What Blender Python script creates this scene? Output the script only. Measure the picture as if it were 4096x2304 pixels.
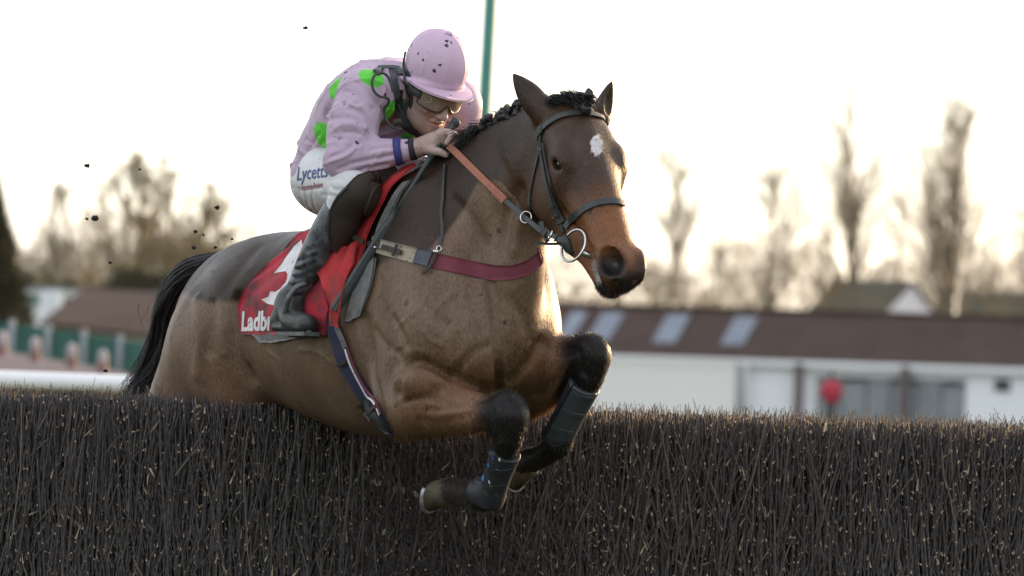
import bpy, bmesh
import math, random
import numpy as np
from mathutils import Matrix, Vector
from mathutils.bvhtree import BVHTree

C = bpy.context
S = C.scene
for _o in list(bpy.data.objects): bpy.data.objects.remove(_o)
COL = S.collection

# ================================================================== camera, world, sun, exposure
import math, random
import numpy as np

# ------------------------------------------------------------------ camera geometry (real metres)
CAM = np.array([0.0, -16.0, 1.46])
FPX = 5285.0                       # focal length in pixels of a 1024 wide picture
PITCH = math.radians(0.89)
ROLL = math.radians(1.9)
_fw = np.array([0, math.cos(PITCH), math.sin(PITCH)])
_r0 = np.array([1.0, 0, 0]); _u0 = np.cross(_r0, _fw)
CR = math.cos(ROLL) * _r0 + math.sin(ROLL) * _u0
CU = -math.sin(ROLL) * _r0 + math.cos(ROLL) * _u0
CF = _fw

def ray(u, v):
    d = CF * FPX + CR * (u - 512.0) - CU * (v - 288.0)
    return d / np.linalg.norm(d)
def P(u, v, y):
    d = ray(u, v)
    return CAM + d * ((y - CAM[1]) / d[1])
def proj(p):
    q = np.asarray(p, float) - CAM
    z = q @ CF
    return np.stack([512 + FPX * (q @ CR) / z, 288 - FPX * (q @ CU) / z, z], -1)

def nrm(v):
    v = np.asarray(v, float)
    return v / (np.linalg.norm(v, axis=-1, keepdims=True) + 1e-12)

def catmull(pts, n):
    pts = np.asarray(pts, float)
    p = np.vstack([2 * pts[0] - pts[1], pts, 2 * pts[-1] - pts[-2]])
    out = []
    for i in range(len(pts) - 1):
        a, b, c, d = p[i:i + 4]
        for t in np.linspace(0, 1, n, endpoint=False):
            out.append(0.5 * (2 * b + (c - a) * t + (2 * a - 5 * b + 4 * c - d) * t * t + (3 * b - a - 3 * c + d) * t ** 3))
    out.append(pts[-1])
    return np.array(out)

class Field:
    """Signed distance volume in a rotated frame; smooth unions, carvings and creases, then a surface-nets mesh."""
    def __init__(s, lo, hi, h, Q=np.eye(3), org=(0, 0, 0)):
        s.Q = np.asarray(Q, float); s.org = np.asarray(org, float); s.h = h
        s.lo = np.asarray(lo, float)
        s.n = np.ceil((np.asarray(hi, float) - s.lo) / h).astype(int) + 1
        s.f = np.full(s.n, 0.3, np.float32)
    def g(s, p):                                   # world -> grid frame
        return (np.asarray(p, float) - s.org) @ s.Q
    def w(s, q):
        return np.asarray(q, float) @ s.Q.T + s.org
    def box(s, a, b):
        i0 = np.clip(np.floor((a - s.lo) / s.h).astype(int), 0, s.n - 1)
        i1 = np.clip(np.ceil((b - s.lo) / s.h).astype(int) + 1, 1, s.n)
        if np.any(i1 <= i0): return None
        sl = tuple(slice(i0[k], i1[k]) for k in range(3))
        ax = [(s.lo[k] + s.h * np.arange(i0[k], i1[k])).astype(np.float32) for k in range(3)]
        return sl, ax[0][:, None, None], ax[1][None, :, None], ax[2][None, None, :]
    @staticmethod
    def smin(a, b, k):
        if k <= 0: return np.minimum(a, b)
        h = np.maximum(k - np.abs(a - b), 0) / k
        return np.minimum(a, b) - h * h * k * 0.25
    def put(s, sl, d, op, k):
        if op == '+': s.f[sl] = s.smin(s.f[sl], d, k)
        else: s.f[sl] = -s.smin(-s.f[sl], d, k)
    def ell(s, c, r, R=None, k=0.02, op='+'):
        """ellipsoid; R columns = its axes in world"""
        c = s.g(c); r = np.asarray(r, float)
        A = s.Q.T @ (np.eye(3) if R is None else np.asarray(R, float))
        m = r.max() + k + 3 * s.h
        B = s.box(c - m, c + m)
        if B is None: return
        sl, X, Y, Z = B
        X = X - np.float32(c[0]); Y = Y - np.float32(c[1]); Z = Z - np.float32(c[2])
        k0 = 0; k1 = 0
        for i in range(3):
            q = X * np.float32(A[0, i]) + Y * np.float32(A[1, i]) + Z * np.float32(A[2, i])
            k0 = k0 + (q / np.float32(r[i])) ** 2; k1 = k1 + (q / np.float32(r[i] ** 2)) ** 2
        k0 = np.sqrt(k0); d = k0 * (k0 - 1) / (np.sqrt(k1) + 1e-6)
        d = np.where(k0 < 1e-3, -r.min(), d)
        s.put(sl, d, op, k)
    def chain(s, pts, rad, lat=None, wid=None, k=0.02, op='+', n=4):
        """tapered sweep through pts; rad = radius, wid = half width along the unit axis lat"""
        pts = np.array([s.g(p) for p in pts]); rad = np.asarray(rad, float)
        wid = rad if wid is None else np.asarray(wid, float)
        D = catmull(np.column_stack([pts, rad, wid]), n) if len(pts) > 2 else np.column_stack([pts, rad, wid])
        L = None if lat is None else s.Q.T @ nrm(lat)
        M = D[:, 3:5].max(1) + k + 3 * s.h
        B = s.box(D[:, :3].min(0) - M.max(), D[:, :3].max(0) + M.max())
        if B is None: return
        sl, X, Y, Z = B
        full = np.full(s.f[sl].shape, 0.5, np.float32)
        base = np.array([b.start for b in sl])
        for i in range(len(D) - 1):
            a, b = D[i], D[i + 1]
            m = max(M[i], M[i + 1])
            Bi = s.box(np.minimum(a[:3], b[:3]) - m, np.maximum(a[:3], b[:3]) + m)
            if Bi is None: continue
            si, X, Y, Z = Bi
            px = X - np.float32(a[0]); py = Y - np.float32(a[1]); pz = Z - np.float32(a[2])
            ab = (b - a)[:3]; q = float(ab @ ab) + 1e-12
            t = np.clip((px * np.float32(ab[0]) + py * np.float32(ab[1]) + pz * np.float32(ab[2])) / np.float32(q), 0, 1)
            dx = px - t * np.float32(ab[0]); dy = py - t * np.float32(ab[1]); dz = pz - t * np.float32(ab[2])
            r = np.float32(a[3]) + t * np.float32(b[3] - a[3])
            d2 = dx * dx + dy * dy + dz * dz
            if L is not None:
                w = np.float32(a[4]) + t * np.float32(b[4] - a[4])
                l = dx * np.float32(L[0]) + dy * np.float32(L[1]) + dz * np.float32(L[2])
                l2 = l * l; o2 = d2 - l2
                k0 = np.sqrt(np.maximum(o2, 0) / (r * r) + l2 / (w * w))
                k1 = np.sqrt(np.maximum(o2, 0) / (r ** 4) + l2 / (w ** 4))
                d = np.where(k0 < 0.05, -np.minimum(r, w), k0 * (k0 - 1) / (k1 + 1e-6))
            else:
                d = np.sqrt(d2) - r
            so = tuple(slice(si[j].start - base[j], si[j].stop - base[j]) for j in range(3))
            full[so] = np.minimum(full[so], d)
        s.put(sl, full, op, k)
    def crease(s, pts, width, depth, n=4):
        """push the surface in (depth > 0) or out (depth < 0) along a polyline"""
        pts = np.array([s.g(p) for p in pts])
        D = catmull(pts, n) if len(pts) > 2 else pts
        m = 3 * width
        B = s.box(D.min(0) - m, D.max(0) + m)
        if B is None: return
        sl, X, Y, Z = B
        best = np.full(s.f[sl].shape, 9.0, np.float32); base = np.array([b.start for b in sl])
        for i in range(len(D) - 1):
            a, b = D[i], D[i + 1]
            Bi = s.box(np.minimum(a, b) - m, np.maximum(a, b) + m)
            if Bi is None: continue
            si, X, Y, Z = Bi
            px = X - np.float32(a[0]); py = Y - np.float32(a[1]); pz = Z - np.float32(a[2])
            ab = b - a; q = float(ab @ ab) + 1e-12
            t = np.clip((px * np.float32(ab[0]) + py * np.float32(ab[1]) + pz * np.float32(ab[2])) / np.float32(q), 0, 1)
            d2 = (px - t * np.float32(ab[0])) ** 2 + (py - t * np.float32(ab[1])) ** 2 + (pz - t * np.float32(ab[2])) ** 2
            T = (i + t) / (len(D) - 1)
            so = tuple(slice(si[j].start - base[j], si[j].stop - base[j]) for j in range(3))
            best[so] = np.minimum(best[so], d2)
        s.f[sl] += np.float32(depth) * np.exp(-best / np.float32(width * width))
    def clip(s, p, n, c, r):
        """remove what lies beyond the plane (p, outward n), only within r of c"""
        p = s.g(p); n = s.Q.T @ np.asarray(n, float); c = s.g(c)
        B = s.box(c - r, c + r)
        sl, X, Y, Z = B
        d = (X - np.float32(p[0])) * np.float32(n[0]) + (Y - np.float32(p[1])) * np.float32(n[1]) + (Z - np.float32(p[2])) * np.float32(n[2])
        s.f[sl] = np.maximum(s.f[sl], d)
    def blur(s, it=1):
        for _ in range(it):
            for ax in range(3):
                f = s.f; g = f * 0.5
                a = [slice(None)] * 3; b = [slice(None)] * 3
                a[ax] = slice(1, None); b[ax] = slice(None, -1)
                g[tuple(a)] += 0.25 * f[tuple(b)]; g[tuple(b)] += 0.25 * f[tuple(a)]
                e = [slice(None)] * 3
                e[ax] = slice(0, 1); g[tuple(e)] = f[tuple(e)]; e[ax] = slice(-1, None); g[tuple(e)] = f[tuple(e)]
                s.f = g
    def sample(s, p):
        q = (s.g(p) - s.lo) / s.h
        i = np.clip(np.floor(q).astype(int), 0, s.n - 2); t = np.clip(q - i, 0, 1)
        v = 0
        for dx in (0, 1):
            for dy in (0, 1):
                for dz in (0, 1):
                    wgt = (t[..., 0] if dx else 1 - t[..., 0]) * (t[..., 1] if dy else 1 - t[..., 1]) * (t[..., 2] if dz else 1 - t[..., 2])
                    v = v + wgt * s.f[i[..., 0] + dx, i[..., 1] + dy, i[..., 2] + dz]
        out = np.any((q < 0) | (q > s.n - 1), axis=-1)
        return np.where(out, 0.3, v)
    def grad(s, p):
        e = s.h
        return nrm(np.stack([s.sample(p + e * ax) - s.sample(p - e * ax) for ax in np.eye(3)], -1))
    def hit(s, u, v, near=-2.2, far=2.2):
        d = ray(u, v); t0 = (near - CAM[1]) / d[1]; t1 = (far - CAM[1]) / d[1]
        ts = np.arange(t0, t1, s.h * 0.5)
        val = s.sample(CAM + ts[:, None] * d)
        ix = np.argmax(val < 0)
        if val[ix] >= 0: return None
        if ix == 0: return CAM + ts[0] * d
        a, b = val[ix - 1], val[ix]
        return CAM + (ts[ix - 1] + (ts[ix] - ts[ix - 1]) * a / (a - b)) * d
    def cr(s, uv, width, depth, n=3):
        pts = [s.hit(*q) for q in uv]; pts = [p for p in pts if p is not None]
        if len(pts) >= 2: s.crease(pts, width, depth, n)
    def snap(s, p, off=0.0, it=4):
        """move points onto the surface (plus off outward)"""
        p = np.array(p, float)
        for _ in range(it):
            p = p - s.grad(p) * (s.sample(p) - off)[..., None]
        return p
    def mesh(s):
        f = s.f; n = s.n
        ins = f < 0
        c = np.zeros(n - 1, np.int8)
        for dx in (0, 1):
            for dy in (0, 1):
                for dz in (0, 1):
                    c += ins[dx:n[0] - 1 + dx, dy:n[1] - 1 + dy, dz:n[2] - 1 + dz]
        act = np.argwhere((c > 0) & (c < 8))
        idx = np.full(n - 1, -1, np.int32); idx[tuple(act.T)] = np.arange(len(act))
        cor = np.array([[x, y, z] for x in (0, 1) for y in (0, 1) for z in (0, 1)])
        val = np.stack([f[act[:, 0] + a, act[:, 1] + b, act[:, 2] + d] for a, b, d in cor], 1)
        acc = np.zeros((len(act), 3)); cnt = np.zeros(len(act))
        for i in range(8):
            for j in range(i + 1, 8):
                if np.abs(cor[i] - cor[j]).sum() != 1: continue
                m = (val[:, i] < 0) != (val[:, j] < 0)
                t = val[:, i] / np.where(m, val[:, i] - val[:, j], 1)
                acc[m] += cor[i] + t[m, None] * (cor[j] - cor[i]); cnt[m] += 1
        V = s.lo + s.h * (act + acc / cnt[:, None])
        faces = []
        for ax in range(3):
            o = [0, 0, 0]; o[ax] = 1
            a = ins[:n[0] - o[0], :n[1] - o[1], :n[2] - o[2]]; b = ins[o[0]:, o[1]:, o[2]:]
            e = np.argwhere(a != b)
            u, v = (ax + 1) % 3, (ax + 2) % 3
            e = e[(e[:, u] > 0) & (e[:, v] > 0) & (e[:, u] < n[u] - 1) & (e[:, v] < n[v] - 1)]
            ue = np.zeros(3, int); ue[u] = 1; ve = np.zeros(3, int); ve[v] = 1
            q = np.stack([idx[tuple((e - ue - ve).T)], idx[tuple((e - ve).T)], idx[tuple(e.T)], idx[tuple((e - ue).T)]], 1)
            fl = ins[tuple(e.T)]
            q[fl] = q[fl][:, ::-1]
            faces.append(q)
        return s.w(V), np.vstack(faces)
cam = bpy.data.cameras.new('camera')
cam_ob = bpy.data.objects.new('camera', cam); COL.objects.link(cam_ob)
cam.sensor_width = 36.0
cam.lens = FPX * 36.0 / 1024.0
cam.clip_start = 0.5; cam.clip_end = 6000
_m = Matrix(((CR[0], CU[0], -CF[0], CAM[0]), (CR[1], CU[1], -CF[1], CAM[1]), (CR[2], CU[2], -CF[2], CAM[2]), (0, 0, 0, 1)))
cam_ob.matrix_world = _m
cam.dof.use_dof = True
cam.dof.focus_distance = 15.45
cam.dof.aperture_fstop = 4.8
S.camera = cam_ob

SUN_EL = math.radians(12.0)
SUN_AZ = math.radians(42.0)        # to the right of straight ahead
world = bpy.data.worlds.new('World'); S.world = world; world.use_nodes = True
_n = world.node_tree.nodes; _l = world.node_tree.links; _n.clear()
_sky = _n.new('ShaderNodeTexSky'); _sky.sky_type = 'NISHITA'; _sky.sun_disc = False
_sky.sun_elevation = SUN_EL; _sky.sun_rotation = SUN_AZ
_sky.air_density = 1.0; _sky.dust_density = 1.0; _sky.ozone_density = 1.0
_hsv = _n.new('ShaderNodeHueSaturation'); _hsv.inputs['Saturation'].default_value = 0.72
_bg = _n.new('ShaderNodeBackground'); _bg.inputs['Strength'].default_value = 0.12
_out = _n.new('ShaderNodeOutputWorld')
_veil = _n.new('ShaderNodeMix'); _veil.data_type = 'RGBA'; _veil.inputs[0].default_value = 0.52      # thin bright cloud veil over the clear sky
_veil.inputs[7].default_value = (4.2, 4.2, 4.25, 1)
_l.new(_sky.outputs[0], _hsv.inputs['Color']); _l.new(_hsv.outputs[0], _veil.inputs[6]); _l.new(_veil.outputs[2], _bg.inputs['Color']); _l.new(_bg.outputs[0], _out.inputs['Surface'])

sun = bpy.data.lights.new('sun', 'SUN'); sun.energy = 2.4; sun.angle = math.radians(0.6); sun.color = (1.0, 0.64, 0.31)
sun_ob = bpy.data.objects.new('sun', sun); COL.objects.link(sun_ob)
_sd = Vector((math.sin(SUN_AZ) * math.cos(SUN_EL), math.cos(SUN_AZ) * math.cos(SUN_EL), math.sin(SUN_EL)))
sun_ob.rotation_euler = _sd.to_track_quat('Z', 'Y').to_euler()
sun_ob.location = (8, 12, 6)

S.view_settings.view_transform = 'Standard'; S.view_settings.look = 'None'
S.view_settings.exposure = 1.75; S.view_settings.gamma = 1.0; S.view_settings.use_curve_mapping = False
S.render.engine = 'CYCLES'
S.cycles.use_denoising = True
S.cycles.max_bounces = 6; S.cycles.transparent_max_bounces = 12
S.cycles.sample_clamp_indirect = 6
S.render.film_transparent = False

# ================================================================== helpers
def tag(o, label=None, cat=None, group=None, kind=None):
    if label: o['label'] = label
    if cat: o['category'] = cat
    if group: o['group'] = group
    if kind: o['kind'] = kind
    return o

def empty(name, loc, label=None, cat=None, group=None, kind=None):
    o = bpy.data.objects.new(name, None); COL.objects.link(o)
    o.location = Vector(np.asarray(loc, float)); o.empty_display_size = 0.1
    return tag(o, label, cat, group, kind)

def org(parent):
    o = np.zeros(3)
    while parent is not None:
        o = o + np.array(parent.location); parent = parent.parent
    return o

def mk(name, V, Fc, mat, parent=None, smooth=True, base=None, attrs=None, mats=None, midx=None):
    """one mesh object from world coordinates; faces may be an array of quads/triangles or a list"""
    V = np.asarray(V, np.float64)
    o0 = org(parent) if parent is not None else (np.zeros(3) if base is None else np.asarray(base, float))
    me = bpy.data.meshes.new(name)
    if isinstance(Fc, np.ndarray):
        n = len(Fc); k = Fc.shape[1]
        me.vertices.add(len(V)); me.vertices.foreach_set('co', (V - o0).astype(np.float32).ravel())
        me.loops.add(n * k); me.loops.foreach_set('vertex_index', Fc.astype(np.int32).ravel())
        me.polygons.add(n); me.polygons.foreach_set('loop_start', np.arange(0, n * k, k, dtype=np.int32))
        me.update(calc_edges=True)
    else:
        me.from_pydata([tuple(v) for v in (V - o0)], [], [tuple(int(i) for i in f) for f in Fc]); me.update()
    if smooth: me.polygons.foreach_set('use_smooth', np.ones(len(me.polygons), bool))
    if attrs:
        for an, av in attrs.items():
            at = me.attributes.new(an, 'FLOAT', 'POINT'); at.data.foreach_set('value', np.asarray(av, np.float32))
    for m in (mats if mats else [mat]): me.materials.append(m)
    if midx is not None: me.polygons.foreach_set('material_index', np.asarray(midx, np.int32))
    ob = bpy.data.objects.new(name, me); COL.objects.link(ob)
    if parent is not None: ob.parent = parent
    elif base is not None: ob.location = Vector(o0)
    return ob

def dup(root, loc=None, rotz=None, label=None, parent=None, scale=None):
    r = root.copy(); COL.objects.link(r)
    if parent is not None: r.parent = parent
    if loc is not None: r.location = Vector(np.asarray(loc, float))
    if rotz is not None: r.rotation_euler.z = rotz
    if scale is not None: r.scale = scale
    if label: r['label'] = label
    for ch in list(root.children):
        c = ch.copy(); COL.objects.link(c); c.parent = r
        for g in list(ch.children):
            d = g.copy(); COL.objects.link(d); d.parent = c
    return r

def material(name, col, rough=0.6, col2=None, nscale=8.0, bump=0.0, bscale=60.0, stretch=None, attrs=(), mud=None, spec=0.5,
             metal=0.0, sheen=0.0, sub=0.0, detail=5.0, rough2=None, transl=None, bdist=0.01, contrast=(0.3, 0.7), smear=None, grain=None):
    m = bpy.data.materials.new(name); m.use_nodes = True
    N = m.node_tree.nodes; L = m.node_tree.links
    b = N['Principled BSDF']
    b.inputs['Roughness'].default_value = rough; b.inputs['Metallic'].default_value = metal
    b.inputs['Specular IOR Level'].default_value = spec
    if sheen: b.inputs['Sheen Weight'].default_value = sheen; b.inputs['Sheen Roughness'].default_value = 0.4
    if sub: b.inputs['Subsurface Weight'].default_value = sub; b.inputs['Subsurface Radius'].default_value = (0.012, 0.005, 0.003); b.inputs['Subsurface Scale'].default_value = 1.0
    tc = N.new('ShaderNodeTexCoord'); vec = tc.outputs['Object']
    if stretch:
        mp = N.new('ShaderNodeMapping'); mp.inputs['Scale'].default_value = stretch
        L.new(vec, mp.inputs['Vector']); vec = mp.outputs[0]
    def rgb(c): 
        r = N.new('ShaderNodeRGB'); r.outputs[0].default_value = (*c, 1); return r.outputs[0]
    def mix(f, a, c):
        x = N.new('ShaderNodeMix'); x.data_type = 'RGBA'
        L.new(f, x.inputs[0]); L.new(a, x.inputs[6]); L.new(c, x.inputs[7]); return x.outputs[2]
    cur = rgb(col)
    if col2 is not None:
        nz = N.new('ShaderNodeTexNoise'); nz.inputs['Scale'].default_value = nscale; nz.inputs['Detail'].default_value = detail
        L.new(vec, nz.inputs['Vector'])
        mr = N.new('ShaderNodeMapRange'); mr.inputs[1].default_value = contrast[0]; mr.inputs[2].default_value = contrast[1]
        L.new(nz.outputs[0], mr.inputs[0]); cur = mix(mr.outputs[0], cur, rgb(col2))
        if rough2 is not None:
            m2 = N.new('ShaderNodeMapRange'); m2.inputs[1].default_value = .3; m2.inputs[2].default_value = .7
            m2.inputs[3].default_value = rough; m2.inputs[4].default_value = rough2
            L.new(nz.outputs[0], m2.inputs[0]); L.new(m2.outputs[0], b.inputs['Roughness'])
    for an, c, lo, hi in attrs:
        at = N.new('ShaderNodeAttribute'); at.attribute_name = an
        src = at.outputs['Fac']
        mr = N.new('ShaderNodeMapRange'); mr.interpolation_type = 'SMOOTHSTEP'
        mr.inputs[1].default_value = lo; mr.inputs[2].default_value = hi
        L.new(src, mr.inputs[0]); f = mr.outputs[0]
        if isinstance(c, str):       # multiply the colour by the attribute
            x = N.new('ShaderNodeMix'); x.data_type = 'RGBA'; x.blend_type = 'MULTIPLY'; x.inputs[0].default_value = 1
            L.new(cur, x.inputs[6]); L.new(src, x.inputs[7]); cur = x.outputs[2]
        else: cur = mix(f, cur, rgb(c))
    if grain:
        mp2 = N.new('ShaderNodeMapping'); mp2.inputs['Scale'].default_value = grain[1]; L.new(tc.outputs['Object'], mp2.inputs['Vector'])
        nz = N.new('ShaderNodeTexNoise'); nz.inputs['Scale'].default_value = grain[0]; nz.inputs['Detail'].default_value = 3; L.new(mp2.outputs[0], nz.inputs['Vector'])
        mr = N.new('ShaderNodeMapRange'); mr.inputs[1].default_value = .3; mr.inputs[2].default_value = .7; mr.inputs[3].default_value = 1 - grain[2]; mr.inputs[4].default_value = 1 + grain[2]; L.new(nz.outputs[0], mr.inputs[0])
        x = N.new('ShaderNodeMix'); x.data_type = 'RGBA'; x.blend_type = 'MULTIPLY'; x.inputs[0].default_value = 1; x.clamp_result = False
        L.new(cur, x.inputs[6]); L.new(mr.outputs[0], x.inputs[7]); cur = x.outputs[2]
    if smear:
        c_, sc_, lo_, hi_ = smear
        nz = N.new('ShaderNodeTexNoise'); nz.inputs['Scale'].default_value = sc_; nz.inputs['Detail'].default_value = 7; nz.inputs['Roughness'].default_value = .65
        L.new(tc.outputs['Object'], nz.inputs['Vector'])
        mr = N.new('ShaderNodeMapRange'); mr.inputs[1].default_value = lo_; mr.inputs[2].default_value = hi_; mr.inputs[4].default_value = .9
        L.new(nz.outputs[0], mr.inputs[0]); cur = mix(mr.outputs[0], cur, rgb(c_))
    if mud:
        mc, ms, mt = mud              # colour, cells per metre, share
        for k, (sc, th) in enumerate(((ms, .30), (ms * .42, .27))):
            vo = N.new('ShaderNodeTexVoronoi'); vo.inputs['Scale'].default_value = sc
            L.new(tc.outputs['Object'], vo.inputs['Vector'])
            sp = N.new('ShaderNodeSeparateColor'); L.new(vo.outputs['Color'], sp.inputs[0])
            rd = N.new('ShaderNodeMapRange'); rd.inputs[1].default_value = 1 - mt * (1 if k == 0 else .45); rd.inputs[2].default_value = 1.0; rd.inputs[3].default_value = 0.0; rd.inputs[4].default_value = th
            L.new(sp.outputs[0], rd.inputs[0])
            cl = N.new('ShaderNodeTexNoise'); cl.inputs['Scale'].default_value = 9 + 5 * k; cl.inputs['Detail'].default_value = 2; L.new(tc.outputs['Object'], cl.inputs['Vector'])
            cm = N.new('ShaderNodeMapRange'); cm.inputs[1].default_value = .42; cm.inputs[2].default_value = .66; cm.inputs[3].default_value = .25; cm.inputs[4].default_value = 1.7; L.new(cl.outputs[0], cm.inputs[0])
            rm = N.new('ShaderNodeMath'); rm.operation = 'MULTIPLY'; L.new(rd.outputs[0], rm.inputs[0]); L.new(cm.outputs[0], rm.inputs[1])
            nz = N.new('ShaderNodeTexNoise'); nz.inputs['Scale'].default_value = sc * 2.5; L.new(tc.outputs['Object'], nz.inputs['Vector'])
            ad = N.new('ShaderNodeMath'); ad.operation = 'MULTIPLY_ADD'; ad.inputs[1].default_value = .8; L.new(nz.outputs[0], ad.inputs[0]); L.new(vo.outputs['Distance'], ad.inputs[2])
            sb = N.new('ShaderNodeMath'); sb.operation = 'SUBTRACT'; sb.inputs[1].default_value = .40; L.new(ad.outputs[0], sb.inputs[0])
            lt = N.new('ShaderNodeMath'); lt.operation = 'LESS_THAN'; L.new(sb.outputs[0], lt.inputs[0]); L.new(rm.outputs[0], lt.inputs[1])
            cur = mix(lt.outputs[0], cur, rgb(mc))
    L.new(cur, b.inputs['Base Color'])
    if bump:
        nb = N.new('ShaderNodeTexNoise'); nb.inputs['Scale'].default_value = bscale; nb.inputs['Detail'].default_value = 4
        L.new(vec, nb.inputs['Vector'])
        bp = N.new('ShaderNodeBump'); bp.inputs['Strength'].default_value = bump; bp.inputs['Distance'].default_value = bdist
        L.new(nb.outputs[0], bp.inputs['Height']); L.new(bp.outputs[0], b.inputs['Normal'])
    if transl:
        tb = N.new('ShaderNodeBsdfTranslucent'); L.new(cur, tb.inputs['Color'])
        ms_ = N.new('ShaderNodeMixShader'); ms_.inputs[0].default_value = transl
        L.new(b.outputs[0], ms_.inputs[1]); L.new(tb.outputs[0], ms_.inputs[2]); L.new(ms_.outputs[0], N['Material Output'].inputs['Surface'])
    return m

def resample(q, n):
    q = np.asarray(q, float)
    d = np.r_[0, np.cumsum(np.linalg.norm(np.diff(q, axis=0), axis=1))]
    t = np.linspace(0, d[-1], n)
    return np.stack([np.interp(t, d, q[:, k]) for k in range(q.shape[1])], 1)

def fillhits(fields, uv, off=0.0, smooth=0):
    """first surface met on each pixel ray among the fields, in an (n, m, 2) grid; gaps take their neighbours' depth"""
    n, m = uv.shape[:2]
    dep = np.full((n, m), np.nan)
    for i in range(n):
        for j in range(m):
            best = None
            for F in fields:
                p = F.hit(*uv[i, j])
                if p is not None and (best is None or p[1] < best): best = p[1]
            if best is not None: dep[i, j] = best
    for _ in range(60):
        bad = np.isnan(dep)
        if not bad.any(): break
        pad = np.pad(dep, 1, constant_values=np.nan)
        nb = np.stack([pad[:-2, 1:-1], pad[2:, 1:-1], pad[1:-1, :-2], pad[1:-1, 2:]])
        with np.errstate(all='ignore'):
            import warnings; warnings.simplefilter('ignore')
            dep = np.where(bad, np.nanmean(nb, axis=0), dep)
    raw = dep.copy()
    for _ in range(smooth):
        pad = np.pad(dep, 1, mode='edge')
        dep = (pad[:-2, 1:-1] + pad[2:, 1:-1] + pad[1:-1, :-2] + pad[1:-1, 2:]) / 4
        dep = np.minimum(dep, raw)
    X = np.zeros((n, m, 3))
    for i in range(n):
        for j in range(m): X[i, j] = P(uv[i, j, 0], uv[i, j, 1], dep[i, j])
    # outward offset from grid normals, turned towards the camera
    du = np.gradient(X, axis=0); dv = np.gradient(X, axis=1)
    nn = nrm(np.cross(du, dv)); s_ = np.sign(np.sum(nn * (CAM - X), -1)); nn = nn * np.where(s_ == 0, 1, s_)[..., None]
    return X + nn * off, nn

def grid_faces(n, m):
    i, j = np.meshgrid(np.arange(n - 1), np.arange(m - 1), indexing='ij')
    a = (i * m + j).ravel()
    return np.stack([a, a + 1, a + m + 1, a + m], 1)

def slab(name, X, nn, th, mat, parent, attrs=None):
    """thick sheet from a grid of points"""
    n, m = X.shape[:2]
    top = X.reshape(-1, 3); bot = (X - nn * th).reshape(-1, 3)
    g = grid_faces(n, m); k = n * m
    fs = [g, (g + k)[:, ::-1]]
    def side(ix):
        ix = np.asarray(ix); return np.stack([ix[:-1], ix[1:], ix[1:] + k, ix[:-1] + k], 1)
    I = np.arange(k).reshape(n, m)
    fs += [side(I[0]), side(I[:, -1]), side(I[-1][::-1]), side(I[:, 0][::-1])]
    ob = mk(name, np.vstack([top, bot]), np.vstack(fs), mat, parent)
    return ob

def sheet(name, left, right, mat, parent, fields, off=.006, n=14, m=6, th=.003, smooth=3, ripple=0.0, seed=1):
    """thick sheet between two traced edges, laid on what is under it"""
    l = resample(left, n); r = resample(right, n)
    t = np.linspace(0, 1, m)[None, :, None]
    uv = l[:, None] * (1 - t) + r[:, None] * t
    X, nn = fillhits(fields, uv, off, smooth)
    if ripple:
        rg = np.random.RandomState(seed)
        a = np.linspace(0, 1, n)[:, None]; b_ = np.linspace(0, 1, m)[None, :]
        w = sum(np.sin(2 * np.pi * (rg.uniform(.5, 2) * a + rg.uniform(.8, 3) * b_) + rg.uniform(0, 6)) for _ in range(4))
        X = X + nn * (np.abs(w) * ripple)[..., None]
    return slab(name, X, nn, th, mat, parent)

def band(pts, side, nor, w, th, closed=False):
    """flat strap along 3-D points: verts, faces"""
    pts = np.asarray(pts); n = len(pts)
    V = []
    pr = [(-.5, -.1), (-.46, .5), (.46, .5), (.5, -.1), (.46, -.5), (-.46, -.5)]
    k = len(pr)
    for p, s_, q in zip(pts, side, nor):
        for a, b_ in pr: V.append(p + s_ * a * w + q * b_ * th)
    Fs = []
    for i in range(n if closed else n - 1):
        i2 = (i + 1) % n
        for j in range(k):
            j2 = (j + 1) % k
            Fs.append((i * k + j, i * k + j2, i2 * k + j2, i2 * k + j))
    if not closed:
        Fs.append(tuple(range(k))[::-1]); Fs.append(tuple((n - 1) * k + j for j in range(k)))
    return np.array(V), Fs

def strap(name, uv, w, mat, parent, fields, off=.003, th=.003, n=None, seg=6, smooth=2):
    uv = np.asarray(uv, float)
    q = catmull(uv, seg) if len(uv) > 2 else resample(uv, n or 8)
    if n: q = resample(q, n)
    X, nn = fillhits(fields, np.stack([q, q + 1e-3], 1), 0, smooth)
    pts = X[:, 0]
    nor = []
    for p in pts:
        best = None
        for F in fields:
            if abs(F.sample(p)) < .03:
                g = F.grad(p); best = g if best is None or abs(F.sample(p)) < best[1] else best
                if not isinstance(best, tuple): best = (g, abs(F.sample(p)))
        nor.append(best[0] if best else nrm(CAM - p))
    nor = np.array(nor)
    for _ in range(3): nor[1:-1] = nrm(nor[:-2] + nor[1:-1] + nor[2:])
    tg = nrm(np.gradient(pts, axis=0)); side = nrm(np.cross(nor, tg)); nor = nrm(np.cross(tg, side))
    V, Fs = band(pts + nor * off, side, nor, w, th)
    return mk(name, V, Fs, mat, parent, smooth=False)

def ring_loop(F, p0, a1, a2, n=48, r0=.5):
    """closed loop where the plane (p0; a1, a2) leaves the field: pts, outward normals"""
    pts = []
    for i in range(n):
        a = 2 * math.pi * i / n
        d = a1 * math.cos(a) + a2 * math.sin(a)
        ts = np.linspace(0, r0, 160); v = F.sample(p0 + ts[:, None] * d)
        ix = np.argmax(v > 0)
        pts.append(p0 + d * ts[ix if v[ix] > 0 else -1])
    return np.array(pts)

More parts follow.
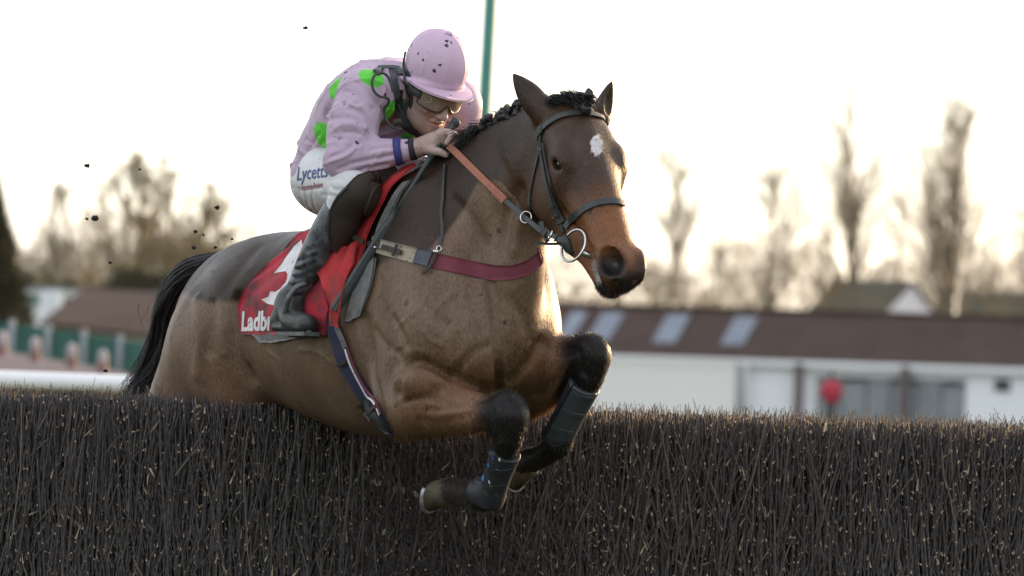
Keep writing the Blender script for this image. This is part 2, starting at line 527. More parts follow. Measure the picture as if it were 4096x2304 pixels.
def loop_strap(name, F, p0, a1, a2, w, mat, parent, off=.003, th=.003, n=56, smooth=2, r0=.5):
    pts = ring_loop(F, p0, a1, a2, n, r0)
    nor = nrm(pts - p0)
    for _ in range(smooth): pts = (np.roll(pts, 1, 0) + 2 * pts + np.roll(pts, -1, 0)) / 4
    ax = nrm(np.cross(a1, a2))
    tg = nrm(np.roll(pts, -1, 0) - np.roll(pts, 1, 0)); nr = nrm(np.cross(tg, ax)); nr *= np.sign((nr * nor).sum(1))[:, None]
    V, Fs = band(pts + nr * off, np.tile(ax, (n, 1)), nr, w, th, True)
    return mk(name, V, Fs, mat, parent, smooth=False)

def tube(pts, rad, k=6, cap=True):
    pts = np.asarray(pts, float); n = len(pts)
    rad = np.full(n, rad) if np.isscalar(rad) else np.asarray(rad, float)
    tg = nrm(np.gradient(pts, axis=0))
    ref = np.array([0, 0, 1.0]) if abs(tg[0] @ np.array([0, 0, 1.0])) < .9 else np.array([1.0, 0, 0])
    V = []
    s_ = nrm(np.cross(tg[0], ref))
    for i in range(n):
        s_ = nrm(s_ - tg[i] * (s_ @ tg[i])); u = np.cross(tg[i], s_)
        for j in range(k):
            a = 2 * math.pi * j / k
            V.append(pts[i] + rad[i] * (math.cos(a) * s_ + math.sin(a) * u))
    Fs = [(i * k + j, i * k + (j + 1) % k, (i + 1) * k + (j + 1) % k, (i + 1) * k + j) for i in range(n - 1) for j in range(k)]
    if cap: Fs += [tuple(range(k))[::-1], tuple((n - 1) * k + j for j in range(k))]
    return np.array(V), Fs

def join(parts):
    V = []; Fs = []; o = 0
    for v, f in parts:
        V.append(np.asarray(v)); Fs += [tuple(int(i) + o for i in q) for q in f]; o += len(v)
    return np.vstack(V), Fs

def torus(c, axis, R_, r, n=32, k=8, arc=1.0):
    axis = nrm(axis); ref = np.array([0, 0, 1.0]) if abs(axis[2]) < .9 else np.array([1.0, 0, 0])
    a1 = nrm(np.cross(axis, ref)); a2 = np.cross(axis, a1)
    V = []; 
    for i in range(n):
        t = 2 * math.pi * i / n
        d = a1 * math.cos(t) + a2 * math.sin(t)
        for j in range(k):
            b_ = 2 * math.pi * j / k
            V.append(c + d * (R_ + r * math.cos(b_)) + axis * r * math.sin(b_))
    Fs = [(i * k + j, i * k + (j + 1) % k, ((i + 1) % n) * k + (j + 1) % k, ((i + 1) % n) * k + j) for i in range(n) for j in range(k)]
    return np.array(V), Fs

def uvsphere(c, r, B=np.eye(3), n=16, m=10, noise=0, seed=0):
    rg = np.random.RandomState(seed)
    V = [];r = np.ones(3) * r
    ph = rg.uniform(0, 6, 6)
    for i in range(m + 1):
        th = math.pi * i / m
        for j in range(n):
            a = 2 * math.pi * j / n
            d = np.array([math.sin(th) * math.cos(a), math.sin(th) * math.sin(a), math.cos(th)])
            s_ = 1 + noise * (math.sin(5 * d[0] + ph[0]) * math.sin(4 * d[1] + ph[1]) + math.sin(6 * d[2] + ph[2]) * .6)
            V.append(np.asarray(c) + B @ (d * r * s_))
    Fs = [(i * n + j, (i + 1) * n + j, (i + 1) * n + (j + 1) % n, i * n + (j + 1) % n) for i in range(m) for j in range(n)]
    return np.array(V), Fs

def box(c, sx, sy, sz, B=np.eye(3)):
    V = [np.asarray(c) + B @ np.array([x * sx / 2, y * sy / 2, z * sz / 2]) for x in (-1, 1) for y in (-1, 1) for z in (-1, 1)]
    return np.array(V), [(0, 1, 3, 2), (4, 6, 7, 5), (0, 4, 5, 1), (2, 3, 7, 6), (0, 2, 6, 4), (1, 5, 7, 3)]

def bvh_of(obs):
    V = []; Fs = []; o = 0
    for ob in obs:
        w = org(ob.parent) + np.array(ob.location)
        co = np.empty(len(ob.data.vertices) * 3, np.float32); ob.data.vertices.foreach_get('co', co)
        co = co.reshape(-1, 3) + w
        V += [Vector(v) for v in co]
        Fs += [tuple(i + o for i in p.vertices) for p in ob.data.polygons]; o += len(co)
    return BVHTree.FromPolygons(V, Fs)

def decal(name, uv, tris, bvh, mat, parent, off=.002):
    """flat print laid on a surface: uv picture points and triangles"""
    V = np.zeros((len(uv), 3)); ok = np.zeros(len(uv), bool)
    for i, (u, v) in enumerate(uv):
        d = Vector(ray(u, v)); h = bvh.ray_cast(Vector(CAM), d)
        if h[0] is not None:
            nn = h[1] if h[1].dot(d) < 0 else -h[1]
            V[i] = np.array(h[0] + nn * off); ok[i] = True
    keep = [t for t in tris if all(ok[k] for k in t)]
    if not keep: return None
    used = sorted({k for t in keep for k in t}); mp = {k: i for i, k in enumerate(used)}
    keep = [t for t in keep if max(np.linalg.norm(V[t[a]] - V[t[b_]]) for a, b_ in ((0, 1), (1, 2), (2, 0))) < .06]
    return mk(name, V[used], [tuple(mp[k] for k in t) for t in keep], mat, parent, smooth=False)

def refine(bm, L):
    for _ in range(6):
        es = [e for e in bm.edges if e.calc_length() > L]
        if not es: break
        bmesh.ops.subdivide_edges(bm, edges=es, cuts=1)
        bmesh.ops.triangulate(bm, faces=bm.faces[:])

def poly2d(pts, L=2.0):
    bm = bmesh.new()
    bm.faces.new([bm.verts.new((x, y, 0)) for x, y in pts])
    bmesh.ops.triangulate(bm, faces=bm.faces[:])
    refine(bm, L)
    bm.verts.index_update()
    uv = np.array([v.co[:2] for v in bm.verts]); tr = [tuple(v.index for v in f.verts) for f in bm.faces]
    bm.free(); return uv, tr

def text2d(s_, L=.12, bold=.0, shear=0.0):
    cu = bpy.data.curves.new('lettering', 'FONT'); cu.body = s_; cu.offset = bold; cu.shear = shear; cu.resolution_u = 3
    ob = bpy.data.objects.new('lettering', cu); COL.objects.link(ob)
    me = ob.to_mesh()
    bm = bmesh.new(); bm.from_mesh(me); ob.to_mesh_clear()
    bpy.data.objects.remove(ob); bpy.data.curves.remove(cu)
    bmesh.ops.triangulate(bm, faces=bm.faces[:]); refine(bm, L)
    bm.verts.index_update()
    uv = np.array([v.co[:2] for v in bm.verts]); tr = [tuple(v.index for v in f.verts) for f in bm.faces]
    bm.free(); return uv, tr

def strands(roots, dirs, length, rad, curl=0.0, seg=5, droop=0.0, seed=0, k=3, wander=.15):
    """many tapered hairs or twigs in one mesh: verts and quads/tris arrays (vectorised)"""
    rg = np.random.RandomState(seed)
    n = len(roots); roots = np.asarray(roots); dirs = nrm(dirs)
    length = np.broadcast_to(length, n); rad = np.broadcast_to(rad, n)
    pts = np.zeros((n, seg + 1, 3)); pts[:, 0] = roots; d = dirs.copy()
    for i in range(seg):
        pts[:, i + 1] = pts[:, i] + d * (length / seg)[:, None]
        d = nrm(d + rg.normal(0, wander, (n, 3)) + np.array([0, 0, -droop]))
    return sweep(pts, rad, k, seg)

def sweep(pts, rad, k=3, seg=None, taper=.15):
    n, s1 = pts.shape[:2]
    tg = nrm(pts[:, -1] - pts[:, 0])
    ref = np.where(np.abs(tg[:, 2:3]) > .9, np.array([[1.0, 0, 0]]), np.array([[0, 0, 1.0]]))
    a1 = nrm(np.cross(tg, ref)); a2 = np.cross(tg, a1)
    rad = np.broadcast_to(rad, n)
    tp = np.linspace(1, taper, s1)
    V = np.zeros((n, s1, k, 3))
    for j in range(k):
        a = 2 * math.pi * j / k
        off = a1 * math.cos(a) + a2 * math.sin(a)
        V[:, :, j] = pts + off[:, None] * (rad[:, None] * tp[None])[..., None]
    base = (np.arange(n) * s1 * k)[:, None, None]
    i = np.arange(s1 - 1)[None, :, None] * k; j = np.arange(k)[None, None, :]; j2 = (j + 1) % k
    q = np.stack(np.broadcast_arrays(base + i + j, base + i + j2, base + i + k + j2, base + i + k + j), -1).reshape(-1, 4)
    return V.reshape(-1, 3), q
# ================================================================== setting
rnd = random.Random(7)
m_grass = material('grass', (.045, .06, .022), .95, (.075, .075, .03), nscale=1.5, spec=.1, bump=.5, bscale=25)
m_tarmac = material('tarmac', (.105, .098, .115), 1.0, (.13, .12, .135), nscale=2, spec=.05)
m_rail = material('white_plastic', (.78, .78, .80), .4)
m_brown_tile = material('roof_tile', (.080, .053, .043), .85, (.058, .040, .034), nscale=.9, spec=.15)
m_white = material('white_wall', (.83, .85, .88), .7, (.76, .78, .81), nscale=.7)
m_grey = material('grey_paint', (.27, .29, .31), .6, (.22, .24, .26), nscale=1.5)
m_post = material('brown_post', (.12, .085, .085), .7)
m_glass = material('dull_glass', (.19, .215, .26), .6, (.15, .17, .21), nscale=1.0)
m_dark = material('dark_opening', (.035, .045, .05), .6)
m_cream = material('cream_boards', (.80, .78, .74), .7, (.70, .68, .64), nscale=3)
m_green = material('green_paint', (.035, .20, .17), .5, (.05, .24, .2), nscale=3)
m_olive = material('old_roof', (.085, .07, .04), .85, (.06, .052, .035), nscale=1)
m_net = material('green_netting', (.04, .12, .095), .9, (.065, .14, .12), nscale=.9, contrast=(.4, .6))
m_red = material('red_plastic', (.22, .12, .12), .7)
m_sleeve = material('dull_white_plastic', (.38, .33, .35), .8)
m_bark = material('bark', (.23, .185, .13), .9, (.28, .225, .16), nscale=4)
m_bark_green = material('mossy_twigs', (.18, .145, .08), .9, (.23, .18, .10), nscale=2)
m_conifer = material('conifer', (.075, .072, .035), .9, (.11, .09, .05), nscale=3)

# ground: one sheet to the horizon with a gentle rise on the far left where the track climbs
_gx = np.r_[-3000, -800, -300, -150, np.linspace(-90, 120, 71), 200, 500, 3000]
_gy = np.r_[-400, -60, np.linspace(-20, 320, 86), 500, 1000, 3500]
_G = np.array([[(x, y, 0.0) for y in _gy] for x in _gx])
def rise(x, y):
    t = np.clip((-1.0 - x - (y - 20) * .035) / 6.0, 0, 1) * np.clip((y - 22) / 28.0, 0, 1)
    return 1.32 * t * t * (3 - 2 * t)
_G[..., 2] = rise(_G[..., 0], _G[..., 1])
tag(mk('ground', _G.reshape(-1, 3), grid_faces(len(_gx), len(_gy)), m_grass), kind='structure')

# service track climbing on the left
_trk = []
for t in np.linspace(-.25, 1.12, 18):
    a = P(0 + 130 * t, 374 + 11 * t, 46); b = P(0 + 140 * t, 350 + 25 * t, 62)
    a[2] = max(a[2], rise(a[0], a[1]) + .03); b[2] = max(b[2], rise(b[0], b[1]) + .03)
    _trk.append([a * (1 - s) + b * s for s in np.linspace(0, 1, 5)])
_trk = np.array(_trk)
_tv = np.vstack([_trk.reshape(-1, 3), _trk.reshape(-1, 3) - np.array([0, 0, .25])])
_tf = grid_faces(18, 5)
tag(mk('track', _tv, np.vstack([_tf, _tf[:, ::-1] + 90]), m_tarmac), kind='structure')

def thing(name, parts, label, cat, base, group=None):
    """parts: list of (part name, verts, faces, material)"""
    r = empty(name, base, label, cat, group)
    for pn, v, f, m in parts: mk(pn, v, f, m, r, smooth=False)
    return r

def beam(a, b, w, h):
    a = np.asarray(a, float); b = np.asarray(b, float); d = nrm(b - a)
    s_ = nrm(np.cross(d, [0, 0, 1.0])) if abs(d[2]) < .95 else np.array([1.0, 0, 0])
    u = np.cross(s_, d)
    V = [p + s_ * x * w / 2 + u * y * h / 2 for p in (a, b) for x, y in ((-1, -1), (1, -1), (1, 1), (-1, 1))]
    return np.array(V), [(0, 1, 2, 3), (7, 6, 5, 4), (0, 4, 5, 1), (1, 5, 6, 2), (2, 6, 7, 3), (3, 7, 4, 0)]

# white running rail just beyond the fence
_a = P(-30, 378.5, 14); _b = P(150, 385, 14.3)
_d = nrm(_b - _a)
_a = _a - _d * 6; _b = _a + _d * 9.6
r_ = empty('running_rail', (_a[0], _a[1], 0), 'white plastic running rail just beyond the birch fence', 'rail')
mk('rail', *tube(resample([_a, _b], 40), .052, 8), m_rail, r_)
for k in range(0, 4):
    q = _a + _d * (1.0 + k * 2.5)
    mk('post', *tube([q * [1, 1, 0], q - [0, 0, .05]], .03, 8), m_rail, r_)

# marker cones by the track
for i, (u, v) in enumerate(((2, 347.5), (35, 353), (71.5, 359.5), (102.5, 366))):
    b = P(u, v, 44)
    def lathe(prof, k=12, b=b):
        V = []; 
        for r0, z0 in prof:
            for j in range(k): V.append(b + np.array([r0 * math.cos(2 * math.pi * j / k), r0 * math.sin(2 * math.pi * j / k), z0]))
        n = len(prof)
        F_ = [(i_ * k + j, i_ * k + (j + 1) % k, (i_ + 1) * k + (j + 1) % k, (i_ + 1) * k + j) for i_ in range(n - 1) for j in range(k)]
        return np.array(V), F_ + [tuple((n - 1) * k + j for j in range(k)), tuple(range(k))[::-1]]
    lab = ['white topped marker cone cut by the left edge of the picture', 'second white topped marker cone from the left edge on the grey track',
           'third white topped marker cone from the left edge on the grey track', 'white topped marker cone nearest to the horse tail'][i]
    thing('marker_cone', [('base', *lathe([(.065, -.10), (.065, .0), (.058, .04)]), m_red), ('sleeve', *lathe([(.054, .04), (.060, .08), (.054, .15), (.02, .19)]), m_sleeve)], lab, 'cone', b, 'marker cones along the track')

# green windbreak netting behind the cones, with posts
nr = empty('netting_fence', P(60, 350, 66), 'long green netting fence on the bank behind the marker cones', 'fence')
_top = [P(u, v, 66) for u, v in ((-60, 315), (0, 322.5), (60, 330), (110, 337), (160, 345), (215, 354))]
_bot = [p.copy() for p in _top]
for p in _bot: p[2] = .9
V_ = np.array(_top + _bot + [p + np.array([0, .12, 0]) for p in _top + _bot]); n_ = len(_top)
F_ = []
for i in range(n_ - 1):
    F_ += [(i, i + 1, n_ + i + 1, n_ + i), (2 * n_ + i + 1, 2 * n_ + i, 3 * n_ + i, 3 * n_ + i + 1), (i, 2 * n_ + i, 2 * n_ + i + 1, i + 1)]
mk('netting', V_, F_, m_net, nr, smooth=False)
for u, v in ((12, 323), (48, 328), (84, 333), (120, 338.5), (156, 344)):
    p = P(u, v, 65.9); mk('post', *beam([p[0], p[1], .9], p + [0, 0, .06], .09, .09), m_grey, nr)

# far left: low brown roofed building and the white pavilion
def ridge_building(name, pts_px, y, dy, wall_h, label, wallmat, roofmat):
    """roof quad from four picture points (front eave left/right, ridge right/left) with the ridge dy metres further back"""
    el, er, rr, rl = [np.array(P(u, v, y + (dy if i > 1 else 0))) for i, (u, v) in enumerate(pts_px)]
    r = empty(name, [(el[0] + er[0]) / 2, y, 0], label, 'building')
    back = [2 * rr - er, 2 * rl - el]
    for b in back: b[2] = er[2]
    bl = back[1]; br = back[0]
    t = np.array([0, 0, .12])
    mk('roof', [el, er, rr, rl, bl, br, el - t, er - t, rr - t, rl - t, bl - t, br - t],
       [(0, 1, 2, 3), (3, 2, 5, 4), (7, 6, 9, 8), (8, 9, 10, 11), (0, 6, 7, 1), (4, 5, 11, 10), (0, 3, 9, 6), (3, 4, 10, 9), (1, 7, 8, 2), (2, 8, 11, 5)], roofmat, r, smooth=False)
    i = .25 * nrm(er - el); j = np.array([0, .35, 0])
    a, b, c, d = el + i + j - t, er - i + j - t, br - i - j - t, bl + i - j - t
    z = np.array([1, 1, 0])
    mk('wall', [a, b, c, d, a * z, b * z, c * z, d * z], [(0, 4, 5, 1), (1, 5, 6, 2), (2, 6, 7, 3), (3, 7, 4, 0)], wallmat, r, smooth=False)
    return r, (el, er, rr, rl)
ridge_building('stable_block', [(40, 322), (240, 344), (240, 296), (84, 288)], 120, 5, 3, 'low building with a reddish brown roof seen behind the horse tail', m_cream, m_brown_tile)

pv = empty('pavilion', P(30, 320, 160), 'distant white pavilion with a green band at the far left', 'building')
for pn, v0, v1, u0, u1, m, o in (('roof', 284.5, 287.5, -40, 82, m_grey, 0), ('fascia', 288, 294, -38, 80, m_white, .2), ('green_band', 295, 301, -36, 78, m_green, .4), ('wall', 301, 330, -36, 78, m_white, .5)):
    a = P(u0, v0, 160 + o); b = P(u1, v0 + (u1 - u0) * .03, 160 + o); h = (v1 - v0) / 30.0
    mk(pn, *box((a + b) / 2 - [0, -2, h / 2], np.linalg.norm(b - a), 4, h), m, pv, smooth=False)
for u in (46, 57):
    a = P(u, 289, 159.5); mk('pillar', *box(a - [0, 0, 1.0], .34, .3, 1.9), m_white, pv, smooth=False)

# right: stable range with skylights, seen at a slant (right end nearer)
BA = math.radians(-17)
bx = np.array([math.cos(BA), math.sin(BA), 0]); by = np.array([-math.sin(BA), math.cos(BA), 0]); bz = np.array([0, 0, 1.0])
BO = P(800, 357.5, 165)                                    # a point on the front eave
def bl(x, d, z): return BO + bx * x + by * d + bz * z
def bpix(u, v, d=0.0):
    """point of the facade plane (moved d back) seen at a pixel"""
    dd = ray(u, v); n = by; t = ((bl(0, d, 0) - CAM) @ n) / (dd @ n); return CAM + dd * t
def bco(p): return np.array([(p - BO) @ bx, (p - BO) @ by, p[2] - BO[2]])
sb = empty('stable_range', [BO[0], BO[1], 0], 'long white stable range with brown roof and skylights behind the fence', 'building')
x0, x1 = -18.5, 24.0
RD, RH = 3.2, 1.62                                           # half span, rise
hz = BO[2]
t_ = .10
mk('roof', [bl(x0, -.35, -.17), bl(x1, -.35, -.17), bl(x1, RD, RH), bl(x0, RD, RH), bl(x1, 2 * RD + .35, -.17), bl(x0, 2 * RD + .35, -.17),
            bl(x0, -.35, -.17 - t_), bl(x1, -.35, -.17 - t_), bl(x1, RD, RH - t_), bl(x0, RD, RH - t_), bl(x1, 2 * RD + .35, -.17 - t_), bl(x0, 2 * RD + .35, -.17 - t_)],
   [(0, 1, 2, 3), (3, 2, 4, 5), (7, 6, 9, 8), (8, 9, 11, 10), (0, 6, 7, 1), (5, 4, 10, 11), (0, 3, 9, 6), (3, 5, 11, 9), (1, 7, 8, 2), (2, 8, 10, 4)], m_brown_tile, sb, smooth=False)
mk('ridge_cap', *beam(bl(x0, RD, RH + .03), bl(x1, RD, RH + .03), .28, .08), m_brown_tile, sb)
def facade(name, xa, xb, za, zb, d, th, mat, par=sb):
    c = bl((xa + xb) / 2, d + th / 2, (za + zb) / 2)
    return mk(name, *box(c, xb - xa, th, zb - za, np.column_stack([bx, by, bz])), mat, par, smooth=False)
xs = lambda u, v=390: bco(bpix(u, v))[0]
zs = lambda u, v: bco(bpix(u, v))[2]
G0 = -hz
wa, wb, wc, wd = xs(800), xs(907), xs(816), xs(966)
facade('wall', x0 + .3, wc, G0, -.12, 0, .2, m_white); facade('wall', wd, x1 - .3, G0, -.12, 0, .2, m_white)
facade('wall', wc, wd, zs(890, 378), -.12, 0, .2, m_white)
facade('wall', x0 + .3, x1 - .3, G0, -.12, 2 * RD - .2, .2, m_white)
fas = facade('fascia', x0, x1, -.30, -.12, -.36, .06, m_white)
for u in (743, 801, 907):
    x = xs(u); facade('post', x - .13, x + .13, G0, -.2, -.5, .26, m_post if u > 750 else m_grey)
for k in range(6):
    xa = wc + (wd - wc) * k / 6; xb = wc + (wd - wc) * (k + 1) / 6
    z_ = zs(890, 379) - .02
    d_ = facade('door', xa + .03, xb - .03, G0, z_ - (.12 if k % 2 else 0), .12, .06, m_grey)
wn = facade('window', xs(993), xs(1012), zs(1000, 393.5), zs(1000, 377), -.05, .06, m_rail)
p_ = facade('pane', xs(994.5), xs(1010.5), zs(1000, 391.5), zs(1000, 379), -.065, .02, m_dark); p_.parent = wn; 
me_ = p_.data
# skylights
for i, (ul, vl, ur) in enumerate(((562, 329, 578), (593, 330, 615), (659, 331, 682), (727, 333, 750))):
    sl = np.array([0, RD + .35, RH + .17]); 
    def rp(u, f):
        dd = ray(u, vl); n = nrm(np.cross(bx, by * (RD + .35) + bz * (RH + .17)))
        t = ((bl(0, -.35, -.17) - CAM) @ n) / (dd @ n); q = bco(CAM + dd * t); return q[0]
    xa, xb = rp(ul, 0), rp(ur, 0)
    rn = nrm(np.cross(bx, by * (RD + .35) + bz * (RH + .17))); rn = rn if rn[2] > 0 else -rn
    q = [bl(x, -.35 + (RD + .35) * f, -.17 + (RH + .17) * f) + rn * .05 for x, f in ((xa, .28), (xb, .28), (xb, .84), (xa, .84))]
    s_ = mk('skylight', q + [p - rn * .06 for p in q], [(0, 1, 2, 3), (0, 4, 5, 1), (1, 5, 6, 2), (2, 6, 7, 3), (3, 7, 4, 0)], m_glass, sb, smooth=False)

# white slatted barrier in front of the range
wb_ = empty('slatted_barrier', P(670, 410, 150) * [1, 1, 0], 'white slatted barrier with rounded corner in front of the stable range', 'barrier')
a = P(566, 356.5, 150); b = P(737, 360.5, 150)
rt = []
for t in np.linspace(0, 1, 30): rt.append(a * (1 - t) + b * t)
for an in np.linspace(0, math.pi / 2, 8)[1:]: rt.append(b + np.array([.28 * math.sin(an), 0, -.28 + .28 * math.cos(an)]))
e_ = rt[-1].copy(); e_[2] = 0; rt.append(e_)
mk('frame', *tube(rt, .045, 6), m_rail, wb_)
mk('frame', *tube([a * [1, 1, 0] + [0, 0, .12], b * [1, 1, 0] + [0, 0, .12]], .04, 6), m_rail, wb_)
sl0 = None
for k in range(52):
    q = a * (1 - k / 51.5) + b * (k / 51.5)
    v, f = box(np.array([0, 0, 0.0]), .075, .02, q[2] - .06)
    if sl0 is None: sl0 = mk('slat', v + q * [1, 1, .5] + [0, 0, .03], f, m_cream, wb_, smooth=False)
    else:
        c = sl0.copy(); COL.objects.link(c); c.parent = wb_; c.location = Vector((q - a) * [1, 1, .5])
        c.scale = (1, 1, 1)

# person in red by the doors
pr = P(831, 406, 158); pr[2] = 0
m_coatred = material('red_coat', (.42, .03, .05), .7)
pg = empty('person', pr, 'distant person in a red coat standing by the grey stable doors', 'person')
v, f = tube([pr + [0, 0, .03], pr + [0, 0, .5], pr + [0, 0, .9], pr + [0, 0, 1.35], pr + [0, 0, 1.5], pr + [0, 0, 1.58], pr + [0, 0, 1.68], pr + [0, 0, 1.76]], [.12, .14, .16, .17, .06, .085, .10, .05], 12)
mk('body', v, f, m_dark, pg)
v, f = join([tube([pr + [0, 0, .72], pr + [0, 0, 1.0], pr + [0, 0, 1.3], pr + [0, 0, 1.48]], [.23, .21, .24, .12], 10), tube([pr + [-.22, 0, 1.4], pr + [-.29, .02, 1.1], pr + [-.27, -.05, .85]], [.085, .075, .06], 8), tube([pr + [.22, 0, 1.4], pr + [.29, .02, 1.1], pr + [.27, -.05, .85]], [.085, .075, .06], 8)])
mk('coat', v, f, m_coatred, pg)

# houses beyond the range
def house(y, ang, c_px, L_, W_, eave, rise_, label, wallm, roofm):
    c = P(c_px[0], c_px[1], y); c[2] = 0
    ex = np.array([math.cos(ang), math.sin(ang), 0]); ey = np.array([-math.sin(ang), math.cos(ang), 0]); ez = np.array([0, 0, 1.0])
    q = lambda x, d, z: c + ex * x + ey * d + ez * z
    r = empty('house', c, label, 'house')
    l, w = L_ / 2, W_ / 2
    mk('wall', [q(-l, -w, 0), q(l, -w, 0), q(l, w, 0), q(-l, w, 0), q(-l, -w, eave), q(l, -w, eave), q(l, w, eave), q(-l, w, eave), q(-l, 0, eave + rise_), q(l, 0, eave + rise_)],
       [(0, 1, 5, 4), (1, 2, 6, 9, 5), (2, 3, 7, 6), (3, 0, 4, 8, 7)], wallm, r, smooth=False)
    o, t = .35, .14; kz = rise_ / w
    V = []
    for x in (-l - o, l + o):
        for d, z in ((-w - o, eave - o * kz + .05), (0, eave + rise_ + .05), (w + o, eave - o * kz + .05)):
            V += [q(x, d, z), q(x, d, z + t)]
    mk('roof', V, [(1, 7, 9, 3), (3, 9, 11, 5), (0, 2, 8, 6), (2, 4, 10, 8), (0, 6, 7, 1), (4, 5, 11, 10), (0, 1, 3, 2), (2, 3, 5, 4), (6, 8, 9, 7), (8, 10, 11, 9)], roofm, r, smooth=False)
    return r, q
m_gable = material('pale_gable', (.72, .70, .74), .8, (.66, .64, .68), nscale=.6)
h1, q1 = house(400, math.radians(-50), (872, 350), 8.2, 7.8, 6.0, 3.3, 'house with olive brown roof and pale gable behind the stable range', m_gable, m_olive)
mk('chimney', *box(q1(-2.5, 0, 9.6), .7, .7, 1.1), m_olive, h1, smooth=False)
h2, q2 = house(380, math.radians(-8), (1032, 350), 10.5, 8, 5.2, 3.2, 'second house with olive brown roof at the right edge', m_gable, m_olive)
mk('window', *box(q2(-2, -4.02, 2), 1.2, .1, 1.1, np.eye(3)), m_dark, h2, smooth=False)

# green lamp post behind the rider
pb = P(484, 118, 42); pt = P(491.2, -8, 42)
ax_ = nrm(pt - pb)
g0 = pb - ax_ * (pb[2] / ax_[2])
lp = empty('green_pole', g0, 'tall dark green metal pole rising behind the rider', 'pole')
mk('shaft', *tube([g0, g0 + ax_ * 4, g0 + ax_ * 13], [.085, .08, .07], 12), m_green, lp)
mk('base', *tube([g0, g0 + ax_ * .5], .12, 12), m_green, lp)

# ---- trees
def grow(seed, h, spread, kind):
    """branch skeleton: list of (points, radius0, radius1)"""
    rg = np.random.RandomState(seed); out = []
    trunk_r = h * (.0145 if kind == 'poplar' else .013)
    def branch(p, d, L, r, lev):
        n = 5 if lev < 2 else 3
        pts = [p]; 
        for i in range(n):
            d = nrm(d + rg.normal(0, .03 if lev == 0 and kind != 'bush' else .08 + .045 * lev, 3) + np.array([0, 0, .06 if kind != 'bush' else .02])); p = p + d * L / n; pts.append(p)
        out.append((np.array(pts), r, r * (.3 if lev < 3 else .35), lev))
        if lev >= (4 if kind != 'bush' else 3): return
        kids = {0: 26 if kind == 'poplar' else 19, 1: 9, 2: 5, 3: 3}[lev]
        if kind == 'bush' and lev == 0: kids = 10
        for k in range(kids):
            t = .15 + .82 * rg.uniform(0, 1) ** 1.35 if lev == 0 else rg.uniform(.2, 1.0)
            q = np.array(pts); s_ = t * n; i = min(int(s_), n - 1); pp = q[i] + (q[i + 1] - q[i]) * (s_ - i)
            a = rg.uniform(0, 2 * math.pi)
            dd = nrm(q[i + 1] - q[i]); e1 = nrm(np.cross(dd, [.3, .9, .2])); e2 = np.cross(dd, e1)
            tilt = (.38 if kind == 'poplar' else (.75 if lev == 0 else .6)) * rg.uniform(.7, 1.35)
            nd = nrm(dd * math.cos(tilt) + (e1 * math.cos(a) + e2 * math.sin(a)) * math.sin(tilt))
            if lev == 0: ll = L * spread * (1.0 - t * .82) * rg.uniform(.6, 1.15)
            else: ll = L * rg.uniform(.35, .6)
            branch(pp, nd, ll, max(r * rg.uniform(.3, .5) * (1.1 - .5 * t), .0082), lev + 1)
    if kind == 'bush':
        for k in range(6): branch(np.array([rg.uniform(-.5, .5), rg.uniform(-.4, .4), 0]), nrm(np.array([rg.normal(0, .35), rg.normal(0, .3), 1])), h * rg.uniform(.6, 1), h * .010, 0)
    else: branch(np.zeros(3), np.array([0, 0, 1.0]), h, trunk_r, 0)
    return out
def tree_parts(seed, h, spread, kind, thick=1.0):
    sk = grow(seed, h, spread, kind)
    res = []
    for lo, hi in ((0, 1), (1, 9)):
        Vs = []; Fs = []; o = 0
        for npt in (6, 4):
            sel = [(p, r0, r1) for p, r0, r1, lv in sk if lo <= lv < hi and len(p) == npt]
            if not sel: continue
            pts = np.array([s_[0] for s_ in sel]); r0 = np.array([s_[1] for s_ in sel]) * thick
            v, f = sweep(pts, r0, 5 if lo == 0 else 3, taper=.3); Vs.append(v); Fs.append(f + o); o += len(v)
        res.append((np.vstack(Vs), np.vstack(Fs)))
    return res
protos = {}
def tree(kind, seed, h, spread, u, v_base, y, label, group, mat, thick=1.0, name='bare_tree', zrot=0.0):
    b = P(u, v_base, y); b[2] = 0 if y < 300 else 0
    key = (kind, seed)
    (tv, tf), (cv, cf) = tree_parts(seed, h, spread, kind, thick)
    r = empty(name, b, label, 'tree' if name != 'bare_bush' else 'bush', group)
    mk('trunk' if name != 'bare_bush' else 'stems', tv + b, tf, mat, r); mk('crown' if name != 'bare_bush' else 'twigs', cv + b, cf, mat, r)
    return r
GR = 'bare trees beyond the stable range'; GL = 'bare trees beyond the left buildings'
for i, (kind, seed, u, vt, y, spread, lab, mat, th) in enumerate((
    ('poplar', 11, 847, 128, 430, .55, 'tall narrow bare tree above the pale gable, left of the two tallest', m_bark, 1.1),
    ('poplar', 12, 948, 130, 240, .72, 'tall bare tree with dark trunk and wide low limbs near the right edge', m_bark, 1.2),
    ('poplar', 13, 668, 178, 255, .55, 'slim bare tree rising just right of the horse muzzle', m_bark, 1.0),
    ('poplar', 14, 762, 200, 255, .60, 'bare tree midway between the horse muzzle and the pale gable', m_bark, 1.0),
    ('poplar', 15, 1032, 190, 260, .55, 'bare tree cut off by the right edge of the picture', m_bark, 1.0),
    ('round', 16, 712, 235, 265, .42, 'low bare tree with round crown right of the slim tree', m_bark_green, 1.0),
    ('round', 17, 890, 215, 440, .42, 'wide bare tree behind the roof ridge of the olive house', m_bark, 1.0),
    ('round', 18, 815, 250, 258, .42, 'small bare tree left of the olive roofed house', m_bark_green, 1.0),
    ('round', 19, 990, 245, 430, .42, 'bare tree between the dark trunk and the right edge house', m_bark, 1.0))):
    hh = (420 - vt) / (5285 / (y + 16)); tree(kind, seed, hh, spread, u, 415, y, lab, GR, mat, th)
